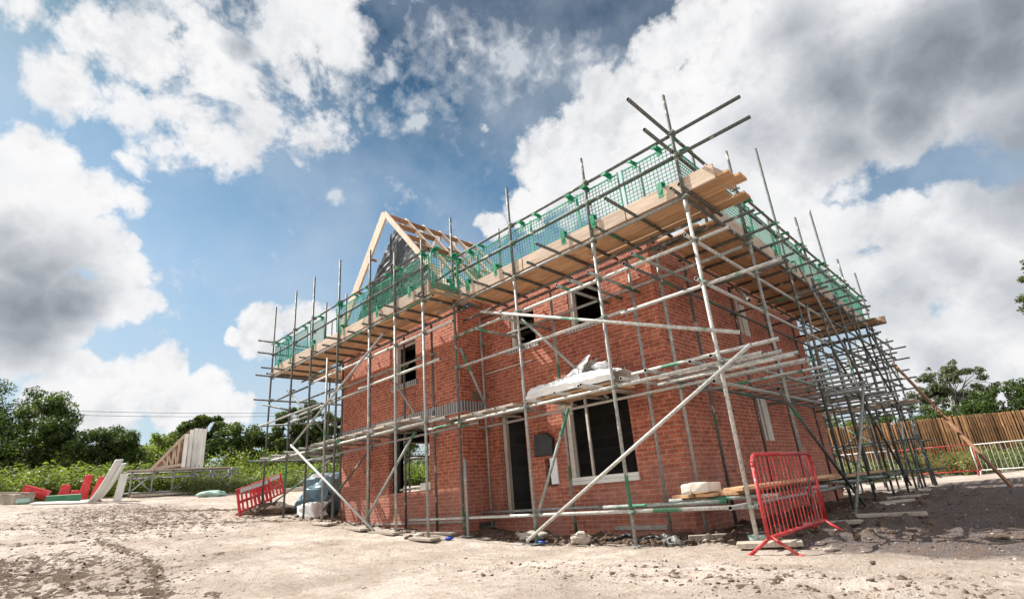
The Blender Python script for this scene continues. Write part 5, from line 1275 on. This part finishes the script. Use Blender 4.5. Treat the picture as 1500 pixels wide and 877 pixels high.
# picket fence on the right
FA = Vector((-9.0, 16.4, 0)); FB = Vector((9.5, 30.1, 0)); fd = (FB-FA).normalized(); fn = Vector((fd.y, -fd.x, 0)); FLn = (FB-FA).length
def fence_base(P): return gh(P.x, P.y)
fence = empty('picket_fence', (FA.x, FA.y, fence_base(FA)), 0, 'long brown vertical picket fence beyond the weeds and crowd barriers', 'fence')
fi = Matrix.Translation(fence.location).inverted()
rgf = random.Random(3); mbs = [MB(), MB()]; k = 0; s = 0.0; seg_mb = []; cur = MB(); curs = 0
while s < FLn:
    P = FA + fd*s; z = .18; top = 2.36 + rgf.uniform(-.02, .02) - .0*s; off = .05 + rgf.uniform(0, .03)
    a = P + fn*off
    cur.box((-.036, -.012, z), (.036, .012, top), 0, Matrix.Translation((a.x, a.y, 0)) @ Matrix.Rotation(math.atan2(fd.y, fd.x)+rgf.uniform(-.25, .25), 4, 'Z') @ Matrix.Rotation(rgf.uniform(-.012, .012), 4, 'Y'))
    s += .118; k += 1
    if s - curs > 2.4 or s >= FLn:
        me = cur.mesh('picket_panel'); o = link('picket_panel', me, M['fence'], fence, fi); cur = MB(); curs = s
        Pp = FA + fd*curs - fn*.06; mbp = MB(); mbp.box((-.05, -.05, z-.2), (.05, .05, 2.25), 0, Matrix.Translation((Pp.x, Pp.y, 0)) @ Matrix.Rotation(math.atan2(fd.y, fd.x), 4, 'Z')); mbp.build('post', M['fence_dark'], fence, mw=fi)
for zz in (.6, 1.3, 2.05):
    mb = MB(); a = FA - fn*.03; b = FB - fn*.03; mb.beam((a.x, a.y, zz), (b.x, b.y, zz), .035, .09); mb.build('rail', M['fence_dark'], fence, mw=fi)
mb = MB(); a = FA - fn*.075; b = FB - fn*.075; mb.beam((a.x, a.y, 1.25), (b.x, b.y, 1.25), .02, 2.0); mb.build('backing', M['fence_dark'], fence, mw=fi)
# weeds before the fence
cl = []
for i in range(420):
    s = 1 - hr.random()**1.0; P = FA + fd*(FLn*s); off = hr.uniform(.5, 3.4); q = P + fn*off; z = gh(q.x, q.y); hh = .45+.40*hr.random() + (.2 if off < 1.5 else 0)
    cl.append(((q.x, q.y, z+hh*.5), (.32, .32, hh*.6), 1))
tag(leaves('weeds', cl, 60000, .07, LEAF['weed'], None, 21, aspect=.3), 'green weeds and tall grass between the crowd barriers and the picket fence', 'weeds', kind='stuff')
# right-hand trees
G2 = 'trees beyond the picket fence'
tree('airy grey green birch like tree standing high behind the picket fence', polar(-3.9, 62), 9, [(.3, 7.2, 2.5, 2.1), (-1.9, 5.9, 1.8, 1.8), (2.4, 5.2, 2.0, 1.4), (4.0, 4.4, 1.2, .7), (0, 3.9, 3.0, 1.8)], LEAF['olive'], 13000, .11, .38, 120, .2, 31, group=G2, shell=.55, limbs=9, bark='palebark')
for i, (az, d_, h_, w_, lm, lb) in enumerate(((-1.2, 46, 4.05, 3.0, 'dark', 'dark hedge tree rising behind the fence under the tall birch'), (2.4, 45, 4.20, 3.0, 'dark', 'dark hedge tree behind the fence at the edge of the frame'), (-5.6, 47, 3.15, 2.8, 'mid', 'mid green bushy tree behind the fence left of the birch'), (-9.6, 45, 3.15, 3.0, 'mid', 'bushy tree behind the fence seen through the tower tubes'), (-13.5, 44, 3.00, 3.0, 'bright', 'light green tree beside the far brick corner behind the tower'), (-17.5, 44, 3.90, 3.0, 'mid', 'bushy tree hidden mostly by the far corner of the house'), (6, 45, 4.20, 3.0, 'dark', 'last dark hedge tree beyond the end of the fence'))):
    tree(lb, polar(az, d_), h_+1, [(0, h_*.62, w_*.75, h_*.55), (-w_*.45, h_*.5, w_*.5, h_*.45), (w_*.45, h_*.52, w_*.5, h_*.45)], LEAF[lm], 16000, .085, .4, 90, .18, 40+i, group=G2)
tree('tall narrow poplar at the edge of the frame right of the birch', polar(3.75, 52), 14, [(0, 6, 1.9, 3.5), (0, 9.9, 1.6, 3.7), (-.5, 3, 2.2, 2.5)], LEAF['olive'], 14000, .1, .38, 140, .25, 60, group=G2, name='poplar_tree')
# overhead cable on the far left with its two poles
pole_pts = [polar(-100, 62), polar(-62, 62)]
for i, p in enumerate(pole_pts):
    root = empty('cable_pole', p, 0, ['wooden pole carrying the far end of the overhead cable', 'wooden pole carrying the overhead cable behind the house'][i], 'pole', 'poles of the overhead cable'); mb = MB(); mb.tube((0,0,-.3), (0,0,8.0), .13, 8, r2=.09); mb.build('shaft', M['bark'], root); mb = MB(); mb.box((-.5,-.05,7.4), (.5,.05,7.5)); mb.build('crossarm', M['bark'], root)
mb = MB()
for off in (0, .35):
    pts = []
    for i in range(25):
        t = i/24; P = pole_pts[0].lerp(pole_pts[1], t); P.z = .66 + 62*math.tan(rad(8.9)) + off - 1.2*4*t*(1-t)*.5 + .2 ; pts.append(P.copy())
    mb.path(pts, .018, 5)
tag(mb.build('overhead_cable', M['cable']), 'thin double overhead cable crossing the sky above the hedge', 'cable')
